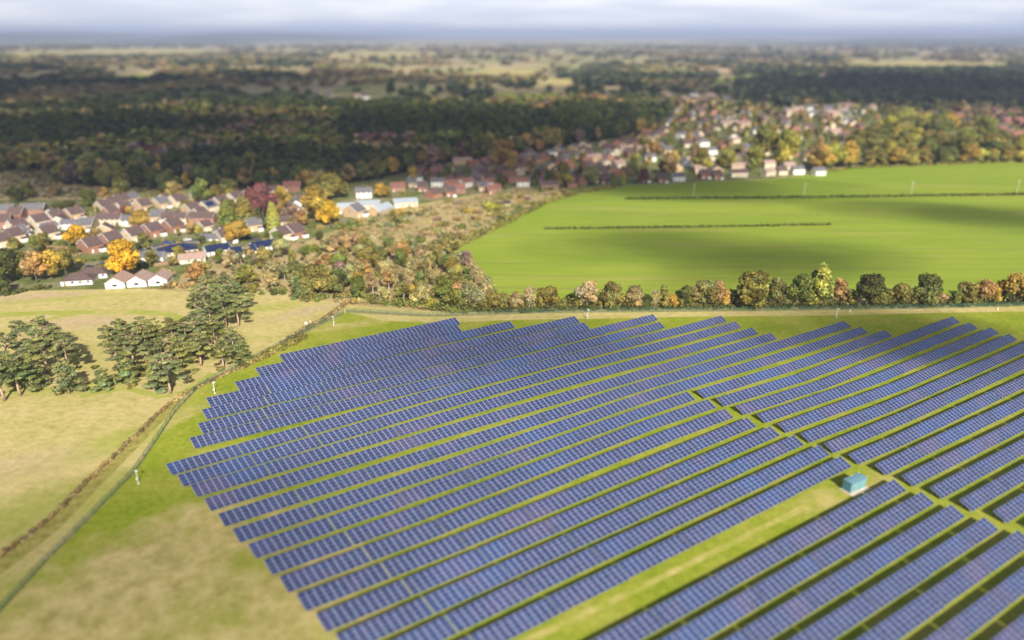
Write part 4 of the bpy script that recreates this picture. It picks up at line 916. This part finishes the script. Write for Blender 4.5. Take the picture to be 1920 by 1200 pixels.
HP['blueshort'] = house_proto('blue_roofed_building', 14, 10.5, 2.7, 2.4, M_WHITE, M_ROOFBL, floors=1, chimney=False)
HP['shed'] = house_proto('pale_roofed_building', 16, 10, 3.4, 1.8, M_CREAM, M_ROOFPALE, floors=1, chimney=False)
HP['pinkshed'] = house_proto('brick_hall', 15, 9.5, 3.4, 2.8, M_BRICK2, M_ROOFPALE, floors=1, chimney=False)
DESC = {'cream': 'brown roofed house with cream gable', 'brick': 'brown roofed red brick house', 'buff': 'brown roofed buff brick house', 'grey': 'grey roofed buff brick house', 'solarhouse': 'cream house with dark blue roof panels',
        'terrace': 'long cream terrace', 'brickterrace': 'long red brick terrace', 'bigbrick': 'big red brick house with grey roof', 'redroof': 'red brick house with red roof', 'redwhite': 'white house with red roof', 'white': 'white house with grey roof', 'pink': 'cream house with pinkish roof',
        'palelong': 'long pale house with pinkish roof', 'bungalow': 'white bungalow with brown hipped roof', 'greybungalow': 'white bungalow with grey roof', 'pinkbungalow': 'cream bungalow with pinkish roof', 'blueroof': 'long low building with dark blue roof', 'blueshort': 'low building with dark blue roof', 'shed': 'large low building with pale blue roof', 'pinkshed': 'buff brick hall with pale roof'}
_used = set(); HOUSES = []
def house(kind, uv, ang, group, scale=1.0, far=False, xy=None):
    x, y = xy if xy else G(*uv)
    skip = ('window', 'door', 'garage', 'bargeboard') if far else ()
    if kind in _used or far: o = copy_tree(HP[kind], None, skip)
    else: o = HP[kind]; _used.add(kind)
    o.location = (x, y, 0.06); o.rotation_euler = (0, 0, radians(ang)); o.scale = (scale, scale, scale)
    tag(o, None, 'house', group); o['hue'] = DESC[kind]; HOUSES.append(o); return o
def house_names(items, where):
    items.sort(key=lambda o: to_px(o.location)[0]); tot = {}; seen = {}
    for o in items: tot[o['hue']] = tot.get(o['hue'], 0) + 1
    for o in items:
        h = o['hue']; seen[h] = i = seen.get(h, 0) + 1
        nth = order(i) if i < 20 else '%d%s' % (i, {1: 'st', 2: 'nd', 3: 'rd'}.get(i % 10, 'th'))
        if tot[h] == 1: o['label'] = 'only %s %s' % (h, where)
        elif i in (1, tot[h]): o['label'] = '%s %s %s' % ('leftmost' if i == 1 else 'rightmost', h, where)
        else: o['label'] = '%s from left, %s %s' % (nth, h, where)
EST = [('brick', 172, 470, 57), ('brick', 210, 459, 57), ('cream', 252, 450, 57), ('brick', 287, 441, 57), ('brick', 325, 433, 57), ('cream', 35, 434, 57), ('cream', 75, 424, 57), ('cream', 107, 417, 57), ('buff', 140, 410, 57), ('cream', 92, 446, 57), ('cream', 27, 452, 57), ('cream', 2, 462, 57), ('terrace', 208, 421, 4), ('grey', 167, 430, 8), ('terrace', 330, 419, 4), ('brickterrace', 382, 418, 2), ('grey', 300, 414, 5),
       ('buff', 197, 396, 57), ('buff', 213, 389, 57), ('cream', 229, 384, 57), ('grey', 245, 380, 57), ('buff', 270, 394, 57), ('grey', 302, 389, 57), ('cream', 334, 385, 57), ('buff', 360, 401, 57), ('solarhouse', 392, 397, 57), ('buff', 415, 388, 57), ('cream', 442, 380, 57), ('brick', 472, 374, 57), ('bigbrick', 67, 404, 8), ('bigbrick', 8, 406, 8), ('brick', 36, 410, 8), ('brick', 10, 424, 20),
       ('blueroof', 334, 474, 32), ('blueshort', 408, 474, 36), ('blueshort', 456, 477, 32), ('blueshort', 494, 467, 36), ('greybungalow', 287, 487, 6), ('pinkbungalow', 362, 490, 20), ('greybungalow', 400, 452, 2), ('bungalow', 150, 530, 12), ('bungalow', 178, 518, 12), ('cream', 530, 448, 55), ('brick', 552, 444, 55), ('grey', 477, 430, 30), ('redroof', 549, 358, 10), ('terrace', 512, 366, 5), ('cream', 424, 452, 40), ('white', 683, 370, 10)]
est = [house(k, (u, v), a, 'houses of the estate on the left', .90) for k, u, v, a in EST]
for p in scatter([(0, 462), (0, 412), (120, 388), (250, 378), (450, 374), (600, 376), (600, 420), (540, 436), (430, 446), (300, 420), (200, 440), (110, 462)], 26, 8, rng, [(o.location.x, o.location.y, 11.0) for o in est]):
    est.append(house(wchoice(rng, {'cream': 2, 'brick': 2, 'buff': 2, 'grey': 3, 'white': 1}), None, rng.choice([57, 57, 8, 100]) + rng.normal() * 5, 'houses of the estate on the left', rng.uniform(.68, .8), False, p))
house_names(est, 'in the left estate')
# the white building with three gables at the edge of the meadow
def three_gables():
    x, y = G(268, 533); root = empty('white_house', (x, y, .06), radians(8)); tag(root, 'long white house with three white gables facing the meadow', 'house')
    for i in range(3):
        gx = -10.5 + i * 9.2
        mb = MB(); n0 = len(mb.v); pr = [(-4.2, 0), (4.2, 0), (4.2, 2.7), (0, 5.2), (-4.2, 2.7)]
        mb.poly([(gx + a, -5 + i * .9, b) for a, b in pr] + [(gx + a, 7, b) for a, b in pr], [(4,3,2,1,0)[::-1], (9,8,7,6,5)] + [(k, 5 + k, 5 + (k + 1) % 5, (k + 1) % 5) for k in range(5)])
        child('wall', mb.mesh('wall', M_WHITE), root)
        mb = MB()
        for s in (-1, 1):
            q = [(gx, 5.22), (gx + s * 4.55, 2.52), (gx + s * 4.55, 2.70), (gx, 5.42)]
            mb.poly([(a, -5.25 + i * .9, b) for a, b in q] + [(a, 7.2, b) for a, b in q], [(0,1,2,3), (7,6,5,4)] + [(k, 4 + k, 4 + (k + 1) % 4, (k + 1) % 4) for k in range(4)])
        child('roof', mb.mesh('roof', M_ROOFPK), root)
        wm = MB(); wm.box(gx - 1.1, gx + 1.1, -5.06 + i * .9, -5.003 + i * .9, .9, 2.2, 0); wm.box(gx - 1.0, gx + 1.0, -5.09 + i * .9, -5.06 + i * .9, 1.0, 2.1, 1); child('window', wm.mesh('window', [M_TRIM, M_GLASS]), root)
three_gables()
INDUS = [('pinkshed', 655, 398, 15), ('shed', 690, 390, 8), ('pinkshed', 715, 400, 62), ('shed', 760, 386, 16), ('grey', 665, 405, 60)]
ind = [house(k, (u, v), a, 'pale buildings behind the heath') for k, u, v, a in INDUS]; house_names(ind, 'in the pale group behind heath')
MID = [('redroof', 747, 358, 12), ('grey', 773, 349, 15), ('brick', 792, 357, 10), ('white', 820, 349, 8), ('redroof', 847, 353, 20), ('redwhite', 873, 350, 45), ('brick', 890, 347, 45), ('redwhite', 917, 350, 10), ('redroof', 957, 335, 5), ('redwhite', 980, 349, 8), ('brickterrace', 1030, 354, 6), ('brickterrace', 783, 324, 10), ('redroof', 823, 326, 14), ('redroof', 802, 331, 30), ('palelong', 867, 308, 10), ('redroof', 887, 314, 20), ('redroof', 913, 309, 15), ('brick', 937, 324, 20), ('brick', 907, 331, 15), ('terrace', 983, 320, 10), ('brick', 1007, 304, 30), ('brick', 1057, 297, 25), ('brick', 1017, 324, 10), ('redroof', 1063, 314, 20), ('redwhite', 1083, 327, 12), ('brick', 1133, 343, 10), ('pink', 1160, 314, 15), ('brick', 1187, 270, 30), ('palelong', 1207, 284, 12), ('brick', 1207, 340, 8), ('brick', 1240, 340, 5), ('white', 1271, 339, 5), ('brick', 1320, 333, 4), ('brick', 1342, 334, 10), ('terrace', 1384, 331, 5), ('palelong', 1387, 318, 6), ('pink', 1440, 329, 25), ('pink', 1477, 318, 20), ('white', 1534, 328, 15), ('pink', 1440, 314, 12), ('brick', 845, 366, 10), ('redroof', 860, 362, 5), ('redroof', 925, 362, 25), ('grey', 905, 356, 10), ('brick', 1110, 340, 10)]
mid = [house(k, (u, v), a, 'houses of the town behind the heath', .80, far=(v < 318)) for k, u, v, a in MID]
TOWNP = [(1000, 312), (1100, 296), (1180, 262), (1240, 240), (1262, 214), (1300, 200), (1560, 196), (1620, 245), (1560, 300), (1540, 322), (1440, 332), (1300, 338), (1180, 344), (1100, 352), (1050, 330)]
av = [(o.location.x, o.location.y, 12.5) for o in mid]
for p in scatter(TOWNP, 165, 11.5, rng, av):
    mid.append(house(wchoice(rng, {'pink': 2.5, 'brick': 2.5, 'white': 2.5, 'palelong': 1, 'redroof': .7, 'terrace': 1, 'cream': 3, 'grey': 2.5}), None, rng.choice([8, 12, 98, 30]) + rng.normal() * 4, 'houses of the town behind the heath', rng.uniform(.78, .95), True, p))
av = [(o.location.x, o.location.y, 11.5) for o in mid]
for p in scatter([(740, 352), (800, 322), (870, 304), (1010, 286), (1180, 264), (1180, 340), (1090, 350), (950, 354), (850, 368), (790, 372)], 60, 11, rng, av):
    mid.append(house(wchoice(rng, {'brick': 4, 'grey': 3, 'redroof': 1.5, 'cream': 2, 'white': 1.2, 'buff': 2}), None, rng.choice([10, 25, 100, 50]) + rng.normal() * 5, 'houses of the town behind the heath', rng.uniform(.72, .85), True, p))
mid2 = [o for o in mid if to_px(o.location)[0] >= 1150]; mid1 = [o for o in mid if to_px(o.location)[0] < 1150]
house_names(mid1, 'in the town behind the heath'); house_names(mid2, 'in the town behind the field')
right = []
for p in scatter([(1640, 246), (1700, 215), (1840, 208), (2000, 215), (2000, 262), (1890, 268), (1830, 240), (1740, 232)], 66, 12.5, rng):
    right.append(house(wchoice(rng, {'brick': 3, 'redroof': 3, 'grey': 2, 'white': 1.2, 'brickterrace': 1.5}), None, rng.choice([5, 20, 95]) + rng.normal() * 5, 'shaded houses at the right', 1.0, True, p))
house_names(right, 'at the far right')
for k in list(HP):
    if k not in _used:
        def rm(o):
            for c in KIDS.get(o.name, []): rm(c)
            bpy.data.objects.remove(o)
        rm(HP[k])

# trees among the houses: (u, base v, top v, kind, colour, width)
GT = [(236, 521, 454, 'broadleaf', 'yellow', 1.0), (145, 465, 427, 'domed', 'yellow', .95), (430, 432, 375, 'cypress', 'green', 1.35), (461, 428, 370, 'cypress', 'olive', 1.45), (515, 434, 381, 'cypress', 'lime', 1.0), (494, 412, 353, 'domed', 'maroon', .80), (488, 428, 390, 'cypress', 'dark', 1.0), (595, 418, 362, 'domed', 'gold', .85), (620, 424, 385, 'domed', 'yellow', .9), (448, 456, 420, 'domed', 'gold', 1.15), (620, 374, 333, 'domed', 'olive', 1.4), (592, 372, 338, 'domed', 'olive', 1.1), (265, 436, 401, 'domed', 'gold', 1.0), (362, 440, 418, 'broadleaf', 'rust', 1.1), (375, 443, 424, 'broadleaf', 'lime', 1.0), (129, 402, 381, 'domed', 'dark', 1.9), (70, 530, 478, 'broadleaf', 'rust', .9), (100, 522, 472, 'broadleaf', 'gold', 1.0), (125, 516, 472, 'domed', 'olive', .9), (20, 530, 475, 'domed', 'dark', 1.1), (5, 552, 520, 'domed', 'dark', 1.0), (45, 522, 480, 'domed', 'green', .9), (180, 450, 430, 'domed', 'brown', 1.1), (235, 402, 388, 'domed', 'maroon', 1.1), (170, 392, 358, 'broadleaf', 'dark', 1.0), (200, 378, 353, 'broadleaf', 'rust', .9), (230, 378, 343, 'domed', 'olive', 1.1), (330, 378, 343, 'broadleaf', 'brown', 1.0), (380, 386, 342, 'broadleaf', 'green', .9), (432, 368, 341, 'domed', 'olive', 1.5), (405, 372, 350, 'domed', 'olive', 1.2), (110, 368, 345, 'broadleaf', 'brown', 1.2), (55, 372, 345, 'broadleaf', 'olive', 1.2), (30, 378, 355, 'domed', 'dark', 1.2), (530, 395, 355, 'broadleaf', 'gold', .9), (550, 420, 385, 'broadleaf', 'purple', 1.1), (525, 405, 378, 'domed', 'rust', 1.0), (65, 462, 448, 'domed', 'green', 1.3), (260, 468, 458, 'domed', 'dark', 1.2), (570, 425, 395, 'broadleaf', 'rust', .9), (680, 340, 307, 'broadleaf', 'rust', .8), (715, 372, 346, 'broadleaf', 'gold', 1.0), (478, 336, 296, 'domed', 'gold', 1.0),
      (946, 318, 272, 'domed', 'rust', 1.0), (1055, 352, 312, 'domed', 'olive', .9), (1110, 345, 318, 'domed', 'sage', 1.3), (1148, 350, 322, 'cypress', 'green', .8), (1168, 348, 325, 'cypress', 'lime', 1.0), (1002, 350, 320, 'pointed', 'dark', .8), (775, 342, 315, 'broadleaf', 'gold', .9), (800, 338, 318, 'domed', 'red', .9), (960, 326, 306, 'broadleaf', 'gold', .9), (1255, 330, 300, 'broadleaf', 'rust', 1.0), (1315, 322, 286, 'domed', 'olive', 1.0), (1362, 316, 282, 'domed', 'olive', 1.0), (1432, 306, 246, 'domed', 'olive', .8), (1475, 312, 258, 'domed', 'lime', .9), (1412, 318, 280, 'broadleaf', 'olive', 1.0), (1205, 344, 318, 'broadleaf', 'red', .9), (1230, 296, 268, 'broadleaf', 'rust', 1.0), (1535, 322, 278, 'broadleaf', 'gold', 1.1), (1560, 318, 276, 'domed', 'lime', 1.0), (1585, 314, 270, 'broadleaf', 'gold', 1.0)]
gt = []
for u, vb, vt, k, c, w in GT:
    Z = depth(vb); H = (vb - vt) * Z / FPX / cos(PITCH) * 1.02
    gt.append(tree(k, (u, vb), H, c, None, 'trees among the houses', w * (1.0 if k != 'cypress' else 1.05), px=True))
name_by_order(gt, '{c} tree, {n} among the houses')
for o in gt:
    if abs(to_px(o.location)[0] - 236) < 5: o['label'] = 'big golden yellow tree beside the white bungalows at the meadow edge'
    if abs(to_px(o.location)[0] - 492) < 3: o['label'] = 'dark maroon domed tree behind the column shaped cypresses'
RIGHTP = [(1560, 312), (1620, 262), (1680, 236), (1760, 232), (1840, 246), (1890, 272), (2050, 285), (2050, 298), (1900, 303), (1750, 308), (1640, 314)]
rt = []
for p in scatter(RIGHTP, 54, 11.5, rng):
    rt.append(tree('domed', p, rng.uniform(15, 20), wchoice(rng, {'olive': 6, 'lime': 3, 'gold': .5, 'green': 2.5, 'tan': .3}), None, 'trees in the grove beyond the field', 1.2))
for u in range(1575, 1945, 26):
    v = 313 - (u - 1575) * .026
    rt.append(tree(wchoice(rng, {'domed': 4, 'broadleaf': 2}), (u + rng.uniform(-6, 6), v), rng.uniform(12, 16), wchoice(rng, {'olive': 5, 'lime': 3, 'gold': .5, 'green': 1}), None, 'trees in the grove beyond the field', 1.15, px=True))
name_by_order(rt, '{c} tree, {n} in the grove beyond the bright field')
tp = scatter_fast([(640, 372), (760, 346), (1000, 314), (1180, 266), (1262, 216), (1300, 188), (1720, 190), (2050, 196), (2050, 285), (1890, 262), (1700, 225), (1620, 250), (1560, 300), (1440, 326), (1300, 332), (1100, 345), (900, 360), (760, 380)], 800, 8.5, rng)
tp = [p for p in tp if all(hypot(p[0] - o.location.x, p[1] - o.location.y) > 9 for o in HOUSES)]
merge_trees('garden_trees', tp, [rng.uniform(5, 13) for _ in tp], ['broad'] * len(tp), [PAL[wchoice(rng, {'olive': 4, 'green': 3, 'rust': 1.2, 'gold': 1.2, 'dark': 2, 'brown': 1})] for _ in tp], 130, 1.5, 'mass of small trees between the houses of the town', rng)
# garden shrubs of the estate as single bushes
sm = []
for p in scatter([(0, 465), (0, 410), (120, 388), (250, 378), (450, 376), (600, 384), (620, 430), (560, 452), (430, 472), (330, 512), (215, 500), (110, 478)], 34, 9, rng, [(o.location.x, o.location.y, 9) for o in est]):
    sm.append(tree(wchoice(rng, {'domed': 3, 'broadleaf': 3, 'tall': 1}), p, rng.uniform(4, 7.5), wchoice(rng, {'olive': 4, 'green': 4, 'dark': 2, 'gold': 1, 'rust': 1, 'brown': 1}), None, 'small garden trees of the left estate', 1.1))
name_by_order(sm, '{c} small tree, {n} between houses of the left estate')
gb = []
EP = [(0, 470), (0, 400), (120, 385), (250, 375), (450, 372), (620, 380), (640, 425), (560, 455), (430, 478), (330, 520), (200, 510), (110, 480)]
av = [(o.location.x, o.location.y, 7.5) for o in est]
for p in scatter(EP, 110, 5, rng, av):
    gb.append(tree('bush', p, rng.uniform(1.3, 3.8), wchoice(rng, {'green': 4, 'dark': 3, 'olive': 3, 'brown': 1.5, 'gold': .8, 'rust': .8}), None, 'garden bushes of the left estate', rng.uniform(.9, 1.5), 'bush'))
name_by_order(gb, '{c} garden bush, {n} in the left estate')
hedge_mass('hedge', [(-60, 560), (0, 556), (40, 548), (90, 540)], 2.0, 3.0, 30, 'dark', 'dark hedge at the left edge of the meadow by the houses', rng)
hedge_mass('hedge', [(300, 540), (350, 540), (420, 532), (480, 530)], 3.0, 4.0, 40, 'brown', 'brown thicket between the white house and the far pines', rng)

# ------------------------------------------------------------------ far country
def far_country():
    r = np.random.default_rng(77); P, Hh, C = [], [], []
    n = 0
    while n < 19000:
        Zd = 1080 * (7.0 ** r.random()); x = (r.random() * 2 - 1) * Zd * 1.15; y = Zd
        u, v = to_px((x, y))
        d = vnoise(x, y, 420, 3) * .6 + vnoise(x, y, 150, 9) * .4
        hedge = abs(vnoise(x, y, 260, 14) - .5) < .035
        dense = d > (.54 if u < 620 else .69 if v > 100 else .66)
        if v < 106 and u < 620: dense = d > .68
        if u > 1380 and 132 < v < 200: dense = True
        if 560 < u < 1340 and 182 < v < 204: dense = d > .72
        if any(inside((u, v), P_) for P_, _ in FARF): continue
        if not (dense or hedge or r.random() < .03): continue
        n += 1; P.append((x, y)); Hh.append(r.uniform(11, 18)); q = vnoise(x, y, 200, 21)
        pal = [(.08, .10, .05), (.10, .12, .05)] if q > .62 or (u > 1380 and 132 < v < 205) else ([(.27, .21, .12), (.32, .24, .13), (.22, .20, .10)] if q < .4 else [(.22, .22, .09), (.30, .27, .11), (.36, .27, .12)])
        C.append(pal[r.integers(len(pal))])
    protos = [lod_proto('broad', 22, 4.2, 700 + i) for i in range(5)]
    VV, TT = [], []
    for (x, y), h, c in zip(P, Hh, C):
        V, T = protos[r.integers(5)]; s = h / 10; w = 1.0 + y / 3000.0
        VV.append(np.stack([V[:, :, 0] * s * w + x, V[:, :, 1] * s * w + y, V[:, :, 2] * s], 2)); TT.append(T * np.array(c)[None])
    o = link(bpy.data.objects.new('far_woods', quad_mesh('far_woods', np.concatenate(VV), np.concatenate(TT), M_LEAF)))
    tag(o, 'distant woods and hedges fading towards the horizon', 'woods', None, 'stuff')
    # scattered far buildings: villages beyond the wood
    av = []
far_country()
M_HILL = plain('wooded_hills', (0.10, 0.105, 0.06), 1.0, 0.5, 0.0025, spec=0.05)
def hills():
    nx, ny = 150, 46; X = np.linspace(-30000, 30000, nx); Y = np.linspace(6500, 42000, ny); V = []
    for j, y in enumerate(Y):
        for i, x in enumerate(X):
            a = vnoise(x, y, 5200, 31) * .55 + vnoise(x, y, 2300, 32) * .30 + vnoise(x, y, 900, 33) * .15
            ramp_ = min(1, (y - 6500) / 7000.0)
            V.append((x, y, -2 + min(130, max(0, (a - .46)) * 560) * ramp_))
    F = [(j*nx+i, j*nx+i+1, (j+1)*nx+i+1, (j+1)*nx+i) for j in range(ny-1) for i in range(nx-1)]
    me = bpy.data.meshes.new('hills'); me.from_pydata(V, [], F); me.polygons.foreach_set('use_smooth', [True]*len(F)); me.materials.append(M_HILL); me.update()
    o = link(bpy.data.objects.new('hills', me)); o['kind'] = 'structure'
hills()
# far villages: pale specks of houses in the country behind the wood
fv = []
rng = np.random.default_rng(5)
for poly, n in (([(1150, 186), (1330, 180), (1420, 196), (1300, 200)], 16), ([(1280, 140), (1360, 118), (1420, 130), (1340, 150)], 16), ([(1500, 150), (1600, 140), (1640, 150), (1560, 156)], 6), ([(0, 208), (30, 200), (60, 206), (20, 212)], 3), ([(540, 188), (640, 176), (700, 186), (600, 196)], 8), ([(1380, 222), (1560, 200), (1640, 206), (1600, 222)], 14)):
    for p in scatter(poly, n, 20, rng):
        fv.append(house(wchoice(rng, {'white': 3, 'pink': 2, 'palelong': 1.5, 'shed': 1}) if False else wchoice(rng, {'white': 3, 'pink': 2, 'palelong': 1.5}), None, rng.uniform(-20, 40), 'far houses beyond the wood', 1.15, True, p))
house_names(fv, 'among far houses beyond the wood')

# ------------------------------------------------------------------ estate road, cars, garden fences
strip('road', [(215, 486), (262, 470), (300, 459), (345, 452), (400, 450), (470, 446), (520, 458)], 6.5, 0.11, M_ASPH)
strip('road', [(-30, 442), (30, 438), (90, 432), (150, 424), (215, 406), (260, 404), (330, 403), (420, 402), (480, 396)], 5.5, 0.12, M_ASPH)
strip('road', [(155, 512), (180, 500), (215, 486)], 5.0, 0.13, M_ASPH)
strip('pavement', [(222, 489), (268, 473), (303, 462), (347, 455), (400, 453)], 1.6, 0.20, M_PAVE)
def paint(name, c): return plain(name, c, 0.3, 0.04, 2, spec=0.5)
PAINT = {'blue': paint('car_blue', (.02, .06, .28)), 'black': paint('car_black', (.012, .012, .015)), 'white': paint('car_white', (.75, .75, .75)), 'silver': paint('car_silver', (.42, .43, .45)), 'red': paint('car_red', (.35, .02, .02))}
m, nt_, n_, b_ = newmat('lamp_lens'); b_.inputs['Base Color'].default_value = (.8, .8, .78, 1); b_.inputs['Roughness'].default_value = .15; M_LENS = m
def car(uv, ang, colr, label):
    x, y = G(*uv); root = empty('parked_car', (x, y, .14), radians(ang)); tag(root, label, 'car', 'parked cars')
    mb = MB(); mb.prism([(-2.1, .30), (2.1, .30), (2.15, .62), (2.0, .82), (1.0, .92), (-1.9, .95), (-2.1, .75)], -.88, .88)
    mb.v = [(b, a, c) for a, b, c in mb.v]; mb.f = [f[::-1] for f in mb.f]
    child('body', mb.mesh('body', PAINT[colr]), root)
    mb = MB(); mb.prism([(-1.85, .953), (1.05, .925), (.35, 1.40), (-1.3, 1.42)], -.78, .78); mb.v = [(b, a, c) for a, b, c in mb.v]; mb.f = [f[::-1] for f in mb.f]
    child('windows', mb.mesh('windows', M_GLASS), root)
    mb = MB(); mb.box(-1.25, .32, -.74, .74, 1.425, 1.47); child('roof', mb.mesh('roof', PAINT[colr]), root)
    for sx in (-1.3, 1.3):
        for sy in (-1, 1):
            mb = MB(); mb.tube([(sx, sy * .70, .32), (sx, sy * .92, .32)], [.32, .32], 14, 0); w = child('wheel', mb.mesh('wheel', M_TYRE), root)
            mb = MB(); mb.tube([(sx, sy * .921, .32), (sx, sy * .935, .32)], [.19, .19], 10); child('rim', mb.mesh('rim', M_STEEL), w)
    for sy in (-1, 1):
        mb = MB(); mb.box(2.10, 2.17, sy * .62 - .16, sy * .62 + .16, .6, .74); child('headlight', mb.mesh('headlight', M_LENS), root)
for uv, a, c, lb in (((314, 457), 30, 'blue', 'blue car parked on the grey road by the brick houses'), ((168, 503), 40, 'black', 'black car parked behind the brown roofed bungalow'), ((352, 451), 12, 'white', 'white car on the road before the long terrace'), ((386, 451), 8, 'silver', 'silver car on the road, right of the white car'), ((278, 467), 40, 'silver', 'silver car at the bend left of the blue car'), ((210, 536), 10, 'black', 'dark car beside the white three gabled house'), ((130, 428), 40, 'red', 'red car on the upper road of the left estate')): car(uv, a, c, lb)
car((1800, 306.5), 5, 'red', 'small red car at the far edge of the green field by the grove')
def garden_fence(a, b, label):
    P, Q = np.array(G(*a)), np.array(G(*b)); d = Q - P; L = float(np.hypot(*d)); root = empty('garden_fence', (P[0], P[1], .06), atan2(d[1], d[0])); tag(root, label, 'fence', 'timber fences of the left estate')
    mb = MB(); k = int(L / .15)
    for i in range(k): mb.box(i * .15 + .004, i * .15 + .146, -.012 - .01 * (i % 2), .012, .08, 1.75 + .02 * (i % 3))
    child('panel', mb.mesh('panel', M_TIMBER), root)
    for i in range(int(L / 2.4) + 1):
        mb = MB(); mb.box(i * 2.4 - .05, i * 2.4 + .05, .0125, .11, -.1, 1.85); child('post', mb.mesh('post', M_TIMBER), root)
for a, b, lb in (((40, 480), (88, 466), 'brown timber fence below the leftmost cream houses'), ((88, 466), (128, 468), 'brown timber fence left of the golden round tree'), ((196, 446), (240, 437), 'timber garden fence behind the front brick row'), ((100, 470), (130, 486), 'timber fence running down towards the rust coloured trees'), ((330, 480), (385, 476), 'timber fence in front of the dark blue roofs'), ((505, 475), (560, 458), 'timber fence right of the dark blue roofs'), ((290, 500), (345, 492), 'timber fence between the grey bungalow and white gables')): garden_fence(a, b, lb)

# ------------------------------------------------------------------ clouds above and behind the viewer (they cast the shadows on the wood and fields)
def cloud_mat(name, dens):
    m = bpy.data.materials.new(name); m.use_nodes = True; nt = m.node_tree; nt.nodes.clear()
    o = nt.nodes.new('ShaderNodeOutputMaterial'); v = nt.nodes.new('ShaderNodeVolumePrincipled')
    v.inputs['Color'].default_value = (.95, .95, .97, 1); v.inputs['Density'].default_value = dens; v.inputs['Anisotropy'].default_value = 0.3
    nt.links.new(v.outputs['Volume'], o.inputs['Volume']); return m
def cloud(uv, rx, ry, tz, alt, tau, seed, rot=0.0):
    cx, cy = G(*uv); k = alt / tan(SUN_EL); cx += SUN_H[0] * k; cy += SUN_H[1] * k
    r = np.random.default_rng(seed); nu, nv = 40, 18; V, F = [], []
    ph = r.random(8) * 6.28
    for j in range(nv + 1):
        th = pi * j / nv
        for i in range(nu):
            a = 2 * pi * i / nu; w = 1 + .16 * sin(2 * a + ph[0]) + .11 * sin(3 * a + ph[1]) + .08 * sin(5 * a + ph[2]) + .06 * sin(7 * a + ph[3])
            z = cos(th) * tz * (1 + .18 * sin(3 * a + ph[4]) * sin(th) ** 2)
            if z < 0: z *= .45
            x, y = sin(th) * rx * w * cos(a), sin(th) * ry * w * sin(a)
            V.append((x * cos(rot) - y * sin(rot), x * sin(rot) + y * cos(rot), z))
    F = [(j*nu+i, (j+1)*nu+i, (j+1)*nu+(i+1) % nu, j*nu+(i+1) % nu) for j in range(nv) for i in range(nu)]
    me = bpy.data.meshes.new('cloud'); me.from_pydata(V, [], F); me.materials.append(cloud_mat('cloud_vapour', tau * sin(SUN_EL) / (1.45 * tz))); me.update()
    o = link(bpy.data.objects.new('cloud', me)); o.location = (cx, cy, alt); o['kind'] = 'structure'
CLOUDS = [((60, 262), 420, 170, 60, 620, 1.8), ((520, 268), 330, 165, 60, 640, 1.8), ((900, 250), 300, 190, 60, 630, 1.9), ((250, 170), 800, 560, 90, 900, 2.5), ((-500, 150), 900, 900, 90, 1000, 2.4), ((1780, 172), 640, 420, 80, 900, 2.6),
          ((1250, 350), 110, 48, 28, 520, 2.2), ((1270, 468), 56, 34, 24, 480, 1.3), ((1500, 500), 66, 24, 24, 490, 1.7), ((1850, 408), 90, 30, 24, 500, 1.8), ((1710, 638), 50, 26, 20, 470, 2.2), ((960, 655), 70, 28, 20, 460, .7), ((120, 1140), 80, 36, 22, 450, .9), ((90, 345), 140, 70, 26, 540, 1.5), ((930, 338), 150, 55, 28, 530, 1.2), ((330, 322), 300, 95, 34, 560, 1.4), ((700, 312), 170, 70, 34, 565, 1.2)]
for i, (uv, rx, ry, tz, alt, tau) in enumerate(CLOUDS):          # a thin wide veil with denser hearts inside: soft edged shadows
    for k, (f, g) in enumerate(((1.30, .30), (.98, .35), (.62, .35))):
        cloud(uv, rx * f, ry * f, tz * (.6 + .4 * f), alt + 2 * k, tau * g, 40 + i * 3 + k, radians((i * 37) % 30 - 15))

# ------------------------------------------------------------------ the air
def haze():
    m = bpy.data.materials.new('haze_air'); m.use_nodes = True; nt = m.node_tree; nt.nodes.clear()
    o = nt.nodes.new('ShaderNodeOutputMaterial'); v = nt.nodes.new('ShaderNodeVolumePrincipled')
    v.inputs['Color'].default_value = (.60, .71, 1.0, 1); v.inputs['Density'].default_value = HAZE_D; v.inputs['Anisotropy'].default_value = 0.0
    nt.links.new(v.outputs['Volume'], o.inputs['Volume'])
    mb = MB(); mb.box(-61000, 61000, -700, 61000, -3.0, 262.0)
    ob = link(bpy.data.objects.new('haze', mb.mesh('haze', m))); ob['kind'] = 'stuff'; ob['label'] = 'pale blue haze over the far country'; ob['category'] = 'haze'
HAZE_D = 9.5e-5
haze()

for o in COL.objects:
    if 'hue' in o: del o['hue']
